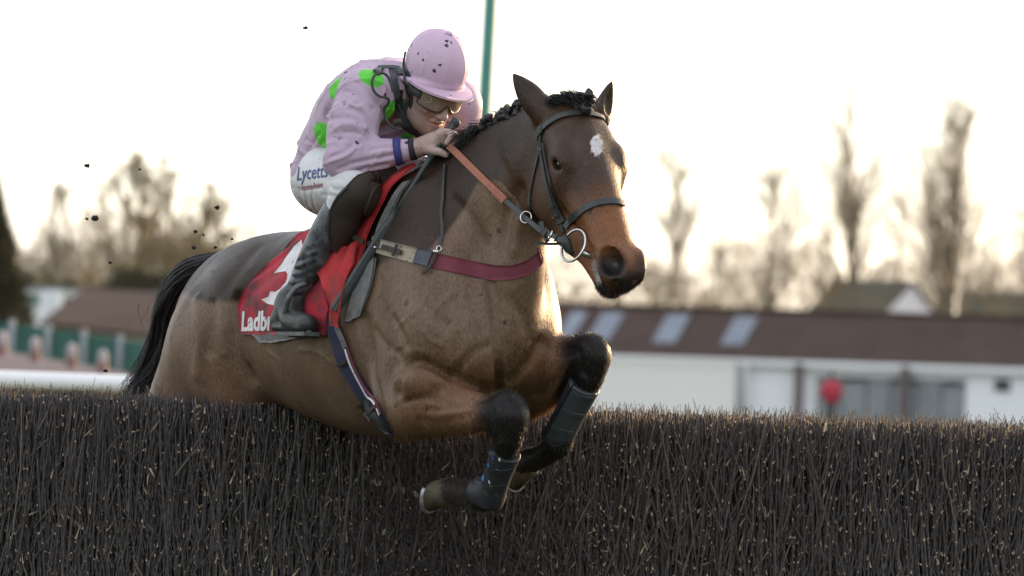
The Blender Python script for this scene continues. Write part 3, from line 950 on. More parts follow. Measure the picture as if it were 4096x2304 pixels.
for i, (kind, seed, u, vt, y, spread, lab, mat, th) in enumerate((
    ('round', 21, 140, 168, 215, .44, 'tallest bare tree of the left clump, with brown twigs', m_bark_green, 2.0),
    ('round', 22, 92, 190, 225, .42, 'pale bare tree left of the tallest one in the left clump', m_bark, 1.0),
    ('round', 23, 190, 188, 215, .44, 'bare tree with dense brown crown at the right of the left clump', m_bark_green, 2.0),
    ('poplar', 24, 45, 205, 230, .35, 'slim pale bare tree near the left edge', m_bark, 1.0),
    ('round', 25, 250, 225, 230, .42, 'faint bare tree right of the left clump, above the croup', m_bark, .9),
    ('round', 27, 115, 178, 235, .46, 'broad brown bare tree behind the tallest left tree', m_bark_green, 1.8),
    ('round', 28, 165, 180, 235, .46, 'broad brown bare tree between the two dense left crowns', m_bark_green, 1.8),
    ('round', 29, 222, 205, 232, .46, 'low broad bare tree at the right end of the left clump', m_bark_green, 1.6),
    ('round', 30, 70, 205, 232, .46, 'low broad bare tree near the left edge', m_bark_green, 1.6),
    ('round', 26, 330, 245, 245, .42, 'faint low bare tree showing behind the rider boot', m_bark, .9))):
    hh = (400 - vt) / (5285 / (y + 16)); tree(kind, seed, hh, spread, u, 398, y, lab, GL, mat, th)
for i, (u, vt, y, lab) in enumerate((
    (575, 258, 205, 'tan thicket bush seen under the horse chin'), (625, 250, 205, 'tan bush directly below the horse muzzle'), (690, 255, 205, 'tan bush at the foot of the slim bare tree'),
    (735, 265, 205, 'tan bush second left of the olive house'), (785, 275, 205, 'low tan bush just left of the olive house'),
    (60, 258, 190, 'tan thicket at the left edge under the bare trees'), (110, 252, 190, 'tan bush under the tallest left tree'),
    (160, 250, 190, 'tan bush under the dense crowned left tree'), (205, 254, 190, 'tan bush beside the arched horse tail'))):
    hh = (420 - vt) / (5285 / (y + 16)); 
    tree('bush', 40 + i, hh * .85, .55, u, 415, y, lab, 'tan bushes in front of the trees', m_bark_green, 3.0, 'bare_bush')

# far thickets: tan masses of fine twigs nobody could count
def thicket(name, u0, u1, vbase, y, hfun, n, seed, mat):
    rg = np.random.RandomState(seed)
    us = rg.uniform(u0, u1, n); pts = np.array([P(u, vbase, y) for u in us]); pts[:, 1] += rg.uniform(-3, 3, n)
    top = np.array([hfun(u) for u in us])
    z = top * rg.uniform(0, 1, n) ** .75
    pts[:, 2] = z
    d = np.stack([rg.normal(0, .45, n), rg.normal(0, .45, n), np.ones(n)], 1)
    v, f = strands(pts, d, rg.uniform(.5, 1.2, n) * (y / 300.0), rg.uniform(.012, .028, n) * (y / 300.0), seg=3, k=3, seed=seed, wander=.2)
    return tag(mk(name, v, f, mat), kind='stuff')
def _hz(u, vt, y): return (370 + (u - 512) * .033 - vt) / (5285 / (y + 16)) + 1.46
m_tan = material('tan_twigs', (.17, .125, .075), .9, (.13, .10, .055), nscale=.5)
thicket('far_thicket', 330, 1500, 400, 450, lambda u: _hz(u, 262 + 14 * math.sin(u * .031) + 9 * math.sin(u * .083 + 1) + 5 * math.sin(u * .21), 450), 28000, 51, m_tan)
thicket('far_thicket', -420, 330, 390, 300, lambda u: _hz(u, 240 + 10 * math.sin(u * .035) + 8 * math.sin(u * .09) + .08 * max(0, u - 180), 300), 22000, 52, m_tan)

# dark evergreen at the left edge, and a dark hedge below the left trees
cb = P(-22, 410, 150); cb[2] = 0
cv_ = []; rg = np.random.RandomState(3)
ch = (410 - 188) / (5285 / 166.)
n_ = 9000
t_ = rg.uniform(0, 1, n_) ** .8; ang = rg.uniform(0, 2 * math.pi, n_); rad_ = (1 - t_) ** .8 * 1.75 * np.sqrt(rg.uniform(.25, 1, n_)) * (1 + .2 * np.sin(ang * 5 + t_ * 20))
ctr = np.stack([rad_ * np.cos(ang), rad_ * np.sin(ang), .3 + t_ * ch], 1)
dv = nrm(np.stack([np.cos(ang), np.sin(ang), rg.normal(.1, .4, n_)], 1)); sd = nrm(np.cross(dv, rg.normal(0, 1, (n_, 3))))
V_ = np.stack([ctr + sd * .09, ctr - sd * .09, ctr + dv * .34], 1).reshape(-1, 3) + cb
et = empty('evergreen_tree', cb, 'dark evergreen tree cut off by the left edge', 'tree')
mk('trunk', *tube([cb, cb + [0, 0, ch * .9]], [.16, .03], 8), m_bark, et)
mk('crown', V_, np.arange(3 * n_).reshape(-1, 3), m_conifer, et, smooth=False)
hb = P(110, 284, 175); hb[2] = 0
n_ = 16000
xs_ = rg.uniform(-9, 9, n_); top_ = (1.46 + (355 + xs_ * 27 * .033 - 274) / 27.6 + .35 * np.sin(xs_ * 1.3) + .2 * np.sin(xs_ * 3.1)) * .97
zz = top_ * np.sqrt(rg.uniform(0.05, 1, n_)); yy = rg.uniform(-.8, .8, n_)
ctr = np.stack([xs_, yy, zz], 1); dv = nrm(rg.normal(0, 1, (n_, 3))); sd = nrm(np.cross(dv, rg.normal(0, 1, (n_, 3))))
V_ = np.stack([ctr + sd * .10, ctr - sd * .10, ctr + dv * .3], 1).reshape(-1, 3) + hb
tag(mk('hedge', V_, np.arange(3 * n_).reshape(-1, 3), m_conifer, base=hb, smooth=False), 'dark clipped hedge in front of the left bare trees', 'hedge')
# ================================================================== birch fence the horse is jumping
m_brush = material('birch_brush', (.044, .038, .039), .7, (.120, .104, .100), nscale=70, detail=2, attrs=(('tone', (.17, .145, .125), .72, 1.0),), spec=.4)
m_block = material('dark_block', (.010, .008, .008), .95)
m_chip = material('cut_wood', (.50, .40, .27), .8, (.34, .26, .17), nscale=30)
m_leafw = material('dead_leaf', (.42, .41, .32), .7, (.30, .28, .2), nscale=40)
FB = math.radians(7)
fx = np.array([math.cos(FB), math.sin(FB), 0]); fy = np.array([-math.sin(FB), math.cos(FB), 0])
FO = np.array([-.6, .16, 0])
FT = 1.346
def fl(x, d, z): return FO + np.multiply.outer(x, fx) + np.multiply.outer(d, fy) + np.multiply.outer(z, np.array([0, 0, 1.0]))
bf = empty('brush_fence', FO, 'dark birch steeplechase fence with a dense brush face below the leaping horse', 'fence')
mk('light_block', *box(FO + fy * .47 + [0, 0, (FT - .018) / 2], 9.0, .70, FT - .018, np.column_stack([fx, fy, [0, 0, 1]])), m_block, bf, smooth=False)  # added dark box hidden in the twigs, stops sun shining through the face
rg = np.random.RandomState(12)
def brush_twigs(n, x0, x1, dlo, dhi, zlo, zhi, Lm, rlo, rhi, lean, seed, tonep=.12):
    rg = np.random.RandomState(seed)
    x = rg.uniform(x0, x1, n); d = dlo + (dhi - dlo) * rg.uniform(0, 1, n) ** 1.3
    L = Lm * rg.uniform(.6, 1.3, n)
    zt = rg.uniform(zlo, zhi, n)
    z0 = zt - L
    dirs = np.stack([rg.normal(0, lean, n), rg.normal(-.02, lean * .6, n), np.ones(n)], 1)
    dirs = dirs[:, :1] * fx + dirs[:, 1:2] * fy + dirs[:, 2:] * np.array([0, 0, 1.0])
    seg = 5
    pts = np.zeros((n, seg + 1, 3)); pts[:, 0] = fl(x, d, z0); dd = nrm(dirs)
    for i in range(seg):
        pts[:, i + 1] = pts[:, i] + dd * (L / seg)[:, None]
        dd = nrm(dd + rg.normal(0, .065, (n, 3)) * [1, .6, .3])
    r = rg.uniform(rlo, rhi, n)
    V, q = sweep(pts, r, 4, taper=.5)
    tone = np.where(rg.uniform(0, 1, n) < tonep, rg.uniform(.75, 1.0, n), rg.uniform(0, .7, n))
    return V, q, np.repeat(tone, (seg + 1) * 4), pts
parts = []
# face, layered from the front, and the top
for a in ((6400, -2.1, 3.6, -.02, .14, FT - .035, FT + .004, .85, .0025, .0058, .05, 1),
          (3200, -2.1, 3.6, -.05, .03, .4, FT - .02, .36, .0026, .0058, .10, 11),
          (5200, -2.1, 3.6, -.075, .0, .5, FT - .005, .12, .0016, .0034, .38, 15),
          (2200, -2.1, 3.6, -.06, .06, .45, FT - .02, .40, .0014, .0028, .16, 2),
          (8200, -2.1, 3.6, .0, .80, FT - .06, FT + .012, .22, .0016, .0034, .12, 3),
          (3800, -2.1, 3.6, .02, .70, FT - .02, FT + .035, .15, .0009, .0020, .30, 4),
          (90, -2.1, 3.6, -.04, .4, FT + .02, FT + .07, .16, .0009, .0016, .45, 21),
          (420, -2.1, 3.6, -.06, .05, .6, FT - .02, .30, .0010, .0018, .75, 5),
          (1600, -4.2, -2.1, -.02, .3, .4, FT, .6, .003, .005, .05, 6), (1600, 3.6, 5.2, -.02, .3, .4, FT, .6, .003, .005, .05, 7)):
    parts.append(brush_twigs(*a))
# the worn patch under the horse: short browner tips that point out of the face
n_ = 5200
x_ = rg.normal(.44, .20, n_); z_ = rg.uniform(.80, 1.24, n_); 
_p0 = fl(x_, np.full(n_, -.045), z_)
_dir = np.stack([rg.normal(0, .4, n_), rg.uniform(-1, -.3, n_), rg.normal(-.35, .4, n_)], 1)
_v, _q = strands(_p0, _dir, rg.uniform(.04, .11, n_), rg.uniform(.0007, .0016, n_), seg=3, seed=8, k=3, wander=.2)
parts.append((_v, _q, np.repeat(np.where(rg.uniform(0, 1, n_) < .3, rg.uniform(.76, 1, n_), rg.uniform(.3, .75, n_)), 4 * 3), None))
V_ = np.vstack([p[0] for p in parts]); o = 0; Q_ = []
for p in parts: Q_.append(p[1] + o); o += len(p[0])
tag(mk('birch_twigs', V_, np.vstack(Q_), m_brush, bf, attrs={'tone': np.concatenate([p[2] for p in parts])}), kind='stuff')
# pale cut ends and splinters
n_ = 6500
x_ = rg.uniform(-2.1, 3.6, n_); z_ = rg.uniform(.55, FT - .01, n_); d_ = rg.uniform(-.085, -.02, n_)
_dir = np.stack([rg.normal(0, .35, n_), rg.normal(-.5, .4, n_), rg.normal(.6, .6, n_)], 1)
big = rg.uniform(0, 1, n_) < .12
_v, _q = strands(fl(x_, d_, z_), _dir, np.where(big, rg.uniform(.015, .05, n_), rg.uniform(.005, .013, n_)), np.where(big, rg.uniform(.0022, .0042, n_), rg.uniform(.0018, .0040, n_)), seg=2, seed=9, k=4, wander=.08)
tag(mk('cut_ends', _v, _q, m_chip, bf), kind='stuff')
# the few pale leaves caught in the face by the near hoof
for i, (u, v, s_, an) in enumerate(((397, 488, .019, .9), (403, 490.5, .016, 1.7), (416, 494, .014, 2.2), (379, 483, .014, .9), (372, 481, .012, 2.6), (384, 532, .012, 1.2))):
    c = P(u, v, .125)
    ax_ = nrm(np.array([math.cos(an), -.25, math.sin(an)])); sx = nrm(np.cross(ax_, [0.1, -1, .2])); nn_ = np.cross(ax_, sx)
    row = []
    for t, w in ((-1, .0), (-.55, .55), (-.1, .75), (.4, .5), (1, .0)):
        for k in (-1, 0, 1): row.append(c + ax_ * t * s_ + sx * k * w * s_ * .7 + nn_ * (abs(k) * .25 * w * s_ + .1 * s_ * t * t))
    row = np.array(row); F_ = [(int(a), int(a + 1), int(a + 4), int(a + 3)) for a in (0, 1, 3, 4, 6, 7, 9, 10)]
    mk('leaf', np.vstack([row, row + nn_ * .0008]), F_ + [tuple(k + 15 for k in f[::-1]) for f in F_], m_leafw, bf, smooth=False)
# ------------------------------------------------------------------ horse frame
YAW = math.radians(55.3)
HF = np.array([math.cos(YAW), -math.sin(YAW), 0])          # heading
HR = np.array([-math.sin(YAW), -math.cos(YAW), 0])         # its right side (towards the camera)
HZ = np.array([0, 0, 1.0])
HO = np.array([-0.05, -0.65, 0])                            # under the breast, on the mid plane

def H(u, v, r=0.0):
    """point seen at (u, v) that lies r metres to the right of the horse's mid plane"""
    d = ray(u, v)
    t = ((HO + HR * r - CAM) @ HR) / (d @ HR)
    return CAM + d * t
def hfrz(p):
    q = np.asarray(p) - HO
    return np.array([q @ HF, q @ HR, q[2]])
def HW(f, r, z):
    return HO + HF * f + HR * r + HZ * z

# head frame: a = along the face from poll to muzzle, n = out of the forehead, l = to the horse's left
HA = np.array([0.268, -0.545, -0.795]); HA = HA / np.linalg.norm(HA)
HN = np.array([0.454, -0.66, 0.60]); HN = HN - HA * (HA @ HN); HN = HN / np.linalg.norm(HN)
HL = np.cross(HA, HN); HL = HL if HL @ HR < 0 else -HL
HB = np.column_stack([HA, HN, HL])
POLL = P(582.5, 98.5, -0.96)
def hd(a, n, l=0.0):
    return POLL + HA * a + HN * n + HL * l

def HM(u, v, r, side):
    """near side point seen at (u, v), or its mirror image on the far side"""
    p = H(u, v, r)
    return p if side > 0 else p - HR * (2 * r)

def sculpt_horse(vox=0.006):
    Q = np.column_stack([HF, HR, HZ])
    F = Field((-2.45, -0.55, 0.55), (0.85, 0.60, 2.45), vox, Q, HO)
    lat = HR
    def rotf(deg):                      # axes turned about the lateral axis
        a = math.radians(deg); c, s_ = math.cos(a), math.sin(a)
        return np.column_stack([HF * c + HZ * s_, HR, -HF * s_ + HZ * c])
    # ---- trunk
    F.chain([H(228, 320), H(268, 321), H(318, 326), H(365, 328), H(412, 322), H(448, 318), H(474, 322)],
            [.165, .24, .27, .315, .35, .31, .22], lat, [.17, .225, .235, .275, .265, .225, .16], n=9)
    F.chain([H(222, 284), H(250, 276), H(285, 268), H(325, 264), H(375, 240), H(418, 212), H(446, 202)],
            [.075, .09, .10, .10, .11, .12, .11], lat, [.08, .14, .16, .16, .13, .09, .08], k=.07, n=9)
    for s in (1, -1):
        F.ell(HM(236, 338, .14, s), (.19, .13, .235), rotf(-14), k=.07)
        F.ell(HM(256, 284, .15, s), (.13, .08, .06), rotf(8), k=.07)
    # ---- hind legs, trailing behind the fence
    for s in (1, -1):
        e = .14 * s
        hip = hfrz(H(228, 335)) + np.array([.095, 0, 0])
        st = HW(hip[0] + .20, e, hip[2] - .20); hk = HW(hip[0] - .46, e * .9, hip[2] - .52)
        F.chain([HW(hip[0] + .06, e, hip[2] - .02), HW(hip[0] - .06, e, hip[2] - .19), HW(hip[0] - .25, e, hip[2] - .37), hk],
                [.165, .165, .11, .06], lat, [.125, .115, .08, .04], k=.06, n=7)
        F.chain([HW(hip[0] + .06, e, hip[2] - .05), st], [.17, .09], lat, [.12, .09], k=.06)
        F.chain([hk, HW(hip[0] - .56, e * .9, hip[2] - .64), HW(hip[0] - .64, e * .9, hip[2] - .75)], [.05, .034, .036], lat, [.036, .026, .03], k=.02)
        F.chain([HW(hip[0] - .64, e * .9, hip[2] - .75), HW(hip[0] - .74, e * .9, hip[2] - .78), HW(hip[0] - .82, e * .9, hip[2] - .82)], [.035, .032, .045], k=.02)
    # ---- shoulders and breast
    for s in (1, -1):
        F.chain([HM(412, 225, .11, s), HM(434, 280, .142, s), HM(461, 332, .114, s)], [.14, .14, .12], lat, [.08, .09, .078], k=.08, n=6)
        F.ell(HM(472, 348, .085, s), (.11, .095, .12), rotf(0), k=.05)
        F.chain([HM(424, 330, .18, s), HM(400, 385, .185, s)], [.13, .10], lat, [.08, .07], k=.06)
    F.ell(H(484, 364), (.10, .13, .09), rotf(0), k=.05)
    # ---- neck
    F.chain([H(444, 262), H(472, 232), H(503, 196), H(537, 158), H(560, 132)], [.265, .22, .17, .125, .10], lat, [.15, .125, .10, .08, .07], k=.06, n=9)
    F.chain([H(441, 186), H(480, 152), H(515, 129), H(548, 114)], [.06, .05, .045, .04], lat, [.05, .04, .035, .035], k=.06, n=6)
    F.chain([H(500, 312), H(514, 270), H(523, 236), H(536, 208)], [.13, .10, .07, .05], lat, [.10, .085, .065, .05], k=.05, n=6)
    # ---- near fore leg
    up = np.array([0, 0, 1.0])
    el = H(404, 410, .185); kn = P(509, 414, el[1] - .25)
    t = lambda q: el + (kn - el) * q
    F.chain([el, t(.22) + up * .02, t(.55) + up * .006, t(.85), kn], [.085, .092, .066, .05, .05], k=.03, n=6)
    F.ell(P(424, 384, el[1] - .10), (.085, .07, .06), k=.03)
    F.chain([P(507, 402, kn[1]), P(513, 417, kn[1] - .01), P(509, 438, kn[1] + .005)], [.036, .044, .035], k=.03)
    F.ell(P(499, 424, kn[1] + .02), (.03, .04, .045), k=.02)
    ft = P(492, 494, kn[1] + .14)
    F.chain([P(509, 437, kn[1] + .01), P(502, 462, kn[1] + .07), ft], [.036, .033, .036], k=.02)
    F.chain([ft, P(474, 495, ft[1] + .05), P(452, 490, ft[1] + .08)], [.039, .036, .038], k=.015)
    F.ell(P(482, 502, ft[1] + .03), (.035, .03, .026), k=.02)
    # ---- far fore leg
    fe = H(503, 388, -.16); fk = P(591, 352, fe[1] - .30)
    t2 = lambda q: fe + (fk - fe) * q
    F.chain([fe, t2(.35), t2(.65), t2(.9), fk], [.115, .11, .082, .058, .05], k=.03, n=6)
    F.chain([P(588, 346, fk[1]), P(596, 357, fk[1] - .01), P(590, 377, fk[1] + .005)], [.036, .042, .036], k=.03)
    ff = P(558, 445, fk[1] + .13)
    F.chain([P(590, 377, fk[1] + .01), P(576, 408, fk[1] + .07), ff], [.037, .033, .036], k=.02)
    F.chain([ff, P(541, 456, ff[1] + .05), P(526, 462, ff[1] + .08)], [.038, .036, .039], k=.015)
    # ---- head
    F.chain([hd(.03, -.085), hd(.10, -.085), hd(.175, -.082), hd(.27, -.075), hd(.38, -.068), hd(.47, -.066), hd(.545, -.072)],
            [.080, .085, .083, .076, .064, .057, .055], HL, [.076, .092, .096, .076, .064, .059, .054], k=.03, n=8)
    F.chain([hd(.08, -.16), hd(.17, -.205), hd(.25, -.21), hd(.33, -.20), hd(.42, -.17), hd(.50, -.152), hd(.555, -.142)],
            [.09, .10, .09, .068, .048, .040, .036], HL, [.055, .062, .055, .046, .038, .034, .034], k=.04, n=8)
    F.ell(hd(.575, -.138), (.032, .022, .030), HB, k=.02)
    F.ell(hd(.572, -.088), (.052, .052, .052), HB, k=.03)
    for s in (1, -1):
        F.ell(hd(.175, -.048, .088 * s), (.060, .036, .026), HB, k=.05)      # brow
        F.ell(hd(.215, -.092, .086 * s), (.040, .022, .016), HB, k=.04)
        F.chain([hd(.24, -.11, .070 * s), hd(.34, -.108, .050 * s)], [.022, .014], k=.05)
        F.ell(hd(.17, -.20, .05 * s), (.10, .09, .03), HB, k=.04)            # cheek
        F.ell(hd(.552, -.056, .040 * s), (.056, .042, .031), HB, k=.025)
        F.ell(hd(.09, -.07, .055 * s), (.06, .05, .035), HB, k=.04)
    # ears
    def ear(bl, tip, bw, face, hollow):
        b = np.array(bl); tp = np.array(tip)
        ax = nrm(tp - b); fc = nrm(face - ax * (face @ ax))
        L = np.linalg.norm(tp - b)
        q = lambda t, o=0: b + ax * L * t + fc * o
        F.chain([q(-.1), q(.15), q(.4), q(.68), q(.88), q(1.0)], [bw * .95, bw * 1.0, bw * .92, bw * .58, bw * .26, bw * .09], fc, [.036, .032, .025, .017, .010, .005], k=.02, n=5)
        if hollow: F.chain([q(.2, .032), q(.42, .026), q(.68, .019), q(.86, .012)], [bw * .42, bw * .62, bw * .34, bw * .12], fc, [.018, .024, .017, .008], k=.006, op='-')
    ear(P(541, 110, POLL[1] + .03), P(511, 71, POLL[1] + .05), .040, np.array([.25, 1., .1]), True)
    ear(P(600, 118, POLL[1] + .12), P(614, 77, POLL[1] + .12), .029, np.array([.7, -.7, 0.]), True)
    F.blur(2)
    # muscle lines, folds and openings, traced on the surface
    C = F.cr
    C([(364, 320), (370, 350), (373, 380), (379, 405), (390, 432)], 0.022, 0.0174)
    C([(398, 392), (401, 377), (410, 366), (420, 362), (432, 366), (446, 374), (462, 379), (482, 386), (498, 390)], 0.014, 0.0261)
    C([(410, 376), (424, 372), (440, 379)], 0.03, -0.0116)
    C([(490, 283), (494, 300), (497, 330), (498, 360), (497, 388)], 0.013, 0.0261)
    C([(452, 374), (464, 362), (476, 351), (487, 346)], 0.014, 0.0087)
    C([(540, 341), (533, 355), (524, 366), (510, 380)], 0.014, 0.0203)
    C([(520, 190), (508, 214), (502, 250)], 0.02, 0.0174)
    C([(530, 205), (520, 225), (516, 250)], 0.018, -0.0116)
    C([(239, 303), (236, 322), (233, 345), (238, 363), (250, 378)], 0.024, 0.0261)
    C([(197, 300), (199, 319), (201, 340), (197, 375)], 0.02, -0.0101)
    C([(211, 306), (210, 325), (209, 350)], 0.02, 0.0116)
    C([(404, 401), (425, 397), (450, 404)], 0.011, 0.0087)
    C([(428, 410), (460, 407), (486, 399)], 0.01, 0.0087)
    C([(393, 318), (400, 330), (406, 345)], 0.012, 0.0087)
    C([(455, 300), (462, 325), (458, 350)], 0.016, 0.0058)
    C([(545, 345), (560, 352), (575, 350)], 0.016, 0.0087)
    C([(538, 395), (552, 385), (562, 372)], 0.016, 0.0072)
    C([(452, 200), (470, 218), (484, 240)], .02, .008)
    C([(495, 150), (505, 172), (512, 190)], .022, .007)
    C([(415, 290), (428, 310), (446, 326)], .018, .006)
    C([(470, 300), (480, 318), (482, 336)], .016, .006)
    C([(375, 330), (385, 345), (398, 352)], .014, .006)
    C([(512, 300), (524, 318), (530, 338)], .016, .007)
    C([(255, 250), (240, 268), (226, 288)], .03, .006)
    C([(222, 305), (221, 330), (224, 352)], .018, -.006)
    C([(420, 420), (445, 421), (470, 414)], .012, .006)
    C([(436, 380), (455, 386), (478, 395)], .014, -.005)
    for q in ([(416, 300), (407, 318), (396, 328)], [(430, 288), (423, 305), (412, 316)], [(402, 345), (392, 352), (388, 362)],
              [(380, 270), (386, 282), (380, 296)], [(470, 322), (461, 330), (452, 328)], [(268, 352), (280, 362), (284, 380)], [(300, 350), (316, 352), (330, 362)], [(452, 292), (446, 300), (438, 306), (434, 316)], [(424, 330), (430, 340), (442, 345)], [(410, 352), (418, 350), (428, 353)], [(478, 240), (484, 252), (484, 262)], [(400, 290), (396, 300), (388, 306)], [(590, 215), (597, 228), (604, 240)], [(600, 222), (612, 232), (618, 244)], [(580, 225), (590, 240), (598, 248)]):
        C(q, .0065, -.0035)
    # knees and joints
    C([(508, 396), (511, 412), (509, 432)], .010, -.003)
    C([(520, 408), (522, 424), (516, 438)], .009, -.003)
    C([(494, 412), (497, 426), (499, 440)], .009, .004)
    C([(588, 338), (592, 352), (591, 372)], .010, -.003)
    C([(580, 350), (582, 362), (584, 374)], .009, .004)
    # head details
    for s in (1, -1):
        F.ell(hd(.205, -.066, .103 * s), (.022, .014, .014), HB @ np.array([[.9, -.43, 0], [.43, .9, 0], [0, 0, 1.]]), k=.012, op='-')
        F.crease([hd(.178, -.060, .104 * s), hd(.190, -.046, .104 * s), hd(.210, -.046, .102 * s)], .011, -.009)
        F.crease([hd(.196, -.088, .100 * s), hd(.216, -.086, .099 * s), hd(.232, -.072, .096 * s)], .009, -.006)
        F.crease([hd(.13, -.04, .08 * s), hd(.15, -.055, .09 * s)], .022, .008)
        F.ell(hd(.566, -.044, .047 * s) if s < 0 else hd(.562, -.055, .060), (.043, .031, .034) if s < 0 else (.028, .018, .020), HB @ np.array([[.93, -.36, 0], [.36, .93, 0], [0, 0, 1.]]), k=.022, op='-')
        if s < 0: F.ell(hd(.540, -.036, -.052), (.030, .018, .024), HB @ np.array([[.85, -.52, 0], [.52, .85, 0], [0, 0, 1.]]), k=.016, op='-')
        F.crease([hd(.52, -.04, .060 * s), hd(.535, -.014, .050 * s), hd(.58, -.018, .045 * s), hd(.608, -.05, .042 * s)],   .012, -.004)
        F.crease([hd(.488, -.122, .052 * s), hd(.535, -.118, .048 * s), hd(.58, -.118, .042 * s), hd(.605, -.120, .02 * s), hd(.612, -.121, 0)], .0075, .018)
        for o_ in (.0, .012, .024): F.crease([hd(.60 - o_ * .3, -.075 - o_ * .4, .045 * s), hd(.608 - o_ * .3, -.09 - o_, .025 * s), hd(.61 - o_ * .3, -.09 - o_, .0)], .004, .002)
        F.crease([hd(.52 , -.085, .056 * s), hd(.55, -.100, .053 * s), hd(.59, -.098, .046 * s)], .008, .005)
        F.crease([hd(.30, -.06, .075 * s), hd(.40, -.05, .055 * s), hd(.50, -.035, .05 * s)], .014, .004)
    return F
# ------------------------------------------------------------------ rider frame
jp = math.radians(27)
JF = HF * math.cos(jp) - HZ * math.sin(jp); JU = HF * math.sin(jp) + HZ * math.cos(jp); JR = HR
JB = np.column_stack([JF, JR, JU])
JC = H(443.5, 103, 0.0) - JF * .088
def jh(f, r, u):
    """rider head frame: forward, to his right, up"""
    return JC + JF * f + JR * r + JU * u
TB = np.column_stack([HF, HR, HZ])
J_BOX = dict(lo=(-1.15, -.45, 1.45), hi=(.45, .50, 2.75))
SH = H(363, 95, .185); EL = H(346, 159, .25); WR = H(414, 149, .10)
SHF = SH - HR * .335 - HZ * .01; ELF = H(462, 150, -.27); WRF = H(440, 148, -.06)
HIP = H(331, 178, .10); KN = H(352, 190, .26); AN = H(293, 300, .29)
HIPF = HIP - HR * .20; KNF = KN - HR * .52; ANF = AN - HR * .58

def torso(F, g, k=.05):
    lat = HR
    F.chain([H(336, 174), H(352, 150), H(373, 122), H(394, 103), H(409, 99)], [.11 + g, .115 + g, .120 + g, .110 + g, .068 + g], lat, [.15 + g, .145 + g, .175 + g, .16 + g, .09 + g], k=k, n=6)
    F.chain([SH, SHF], [.062 + g, .062 + g], k=.06)
def arm(F, a, b, c, g, k=.03, fac=1.0):
    F.chain([a, a * .5 + b * .5, b], [.060 + g, .052 + g, .044 + g], k=k)
    F.chain([b, b * .55 + c * .45, c], [.045 + g, .034 + g * fac, .024 + g * fac * .35], k=k)

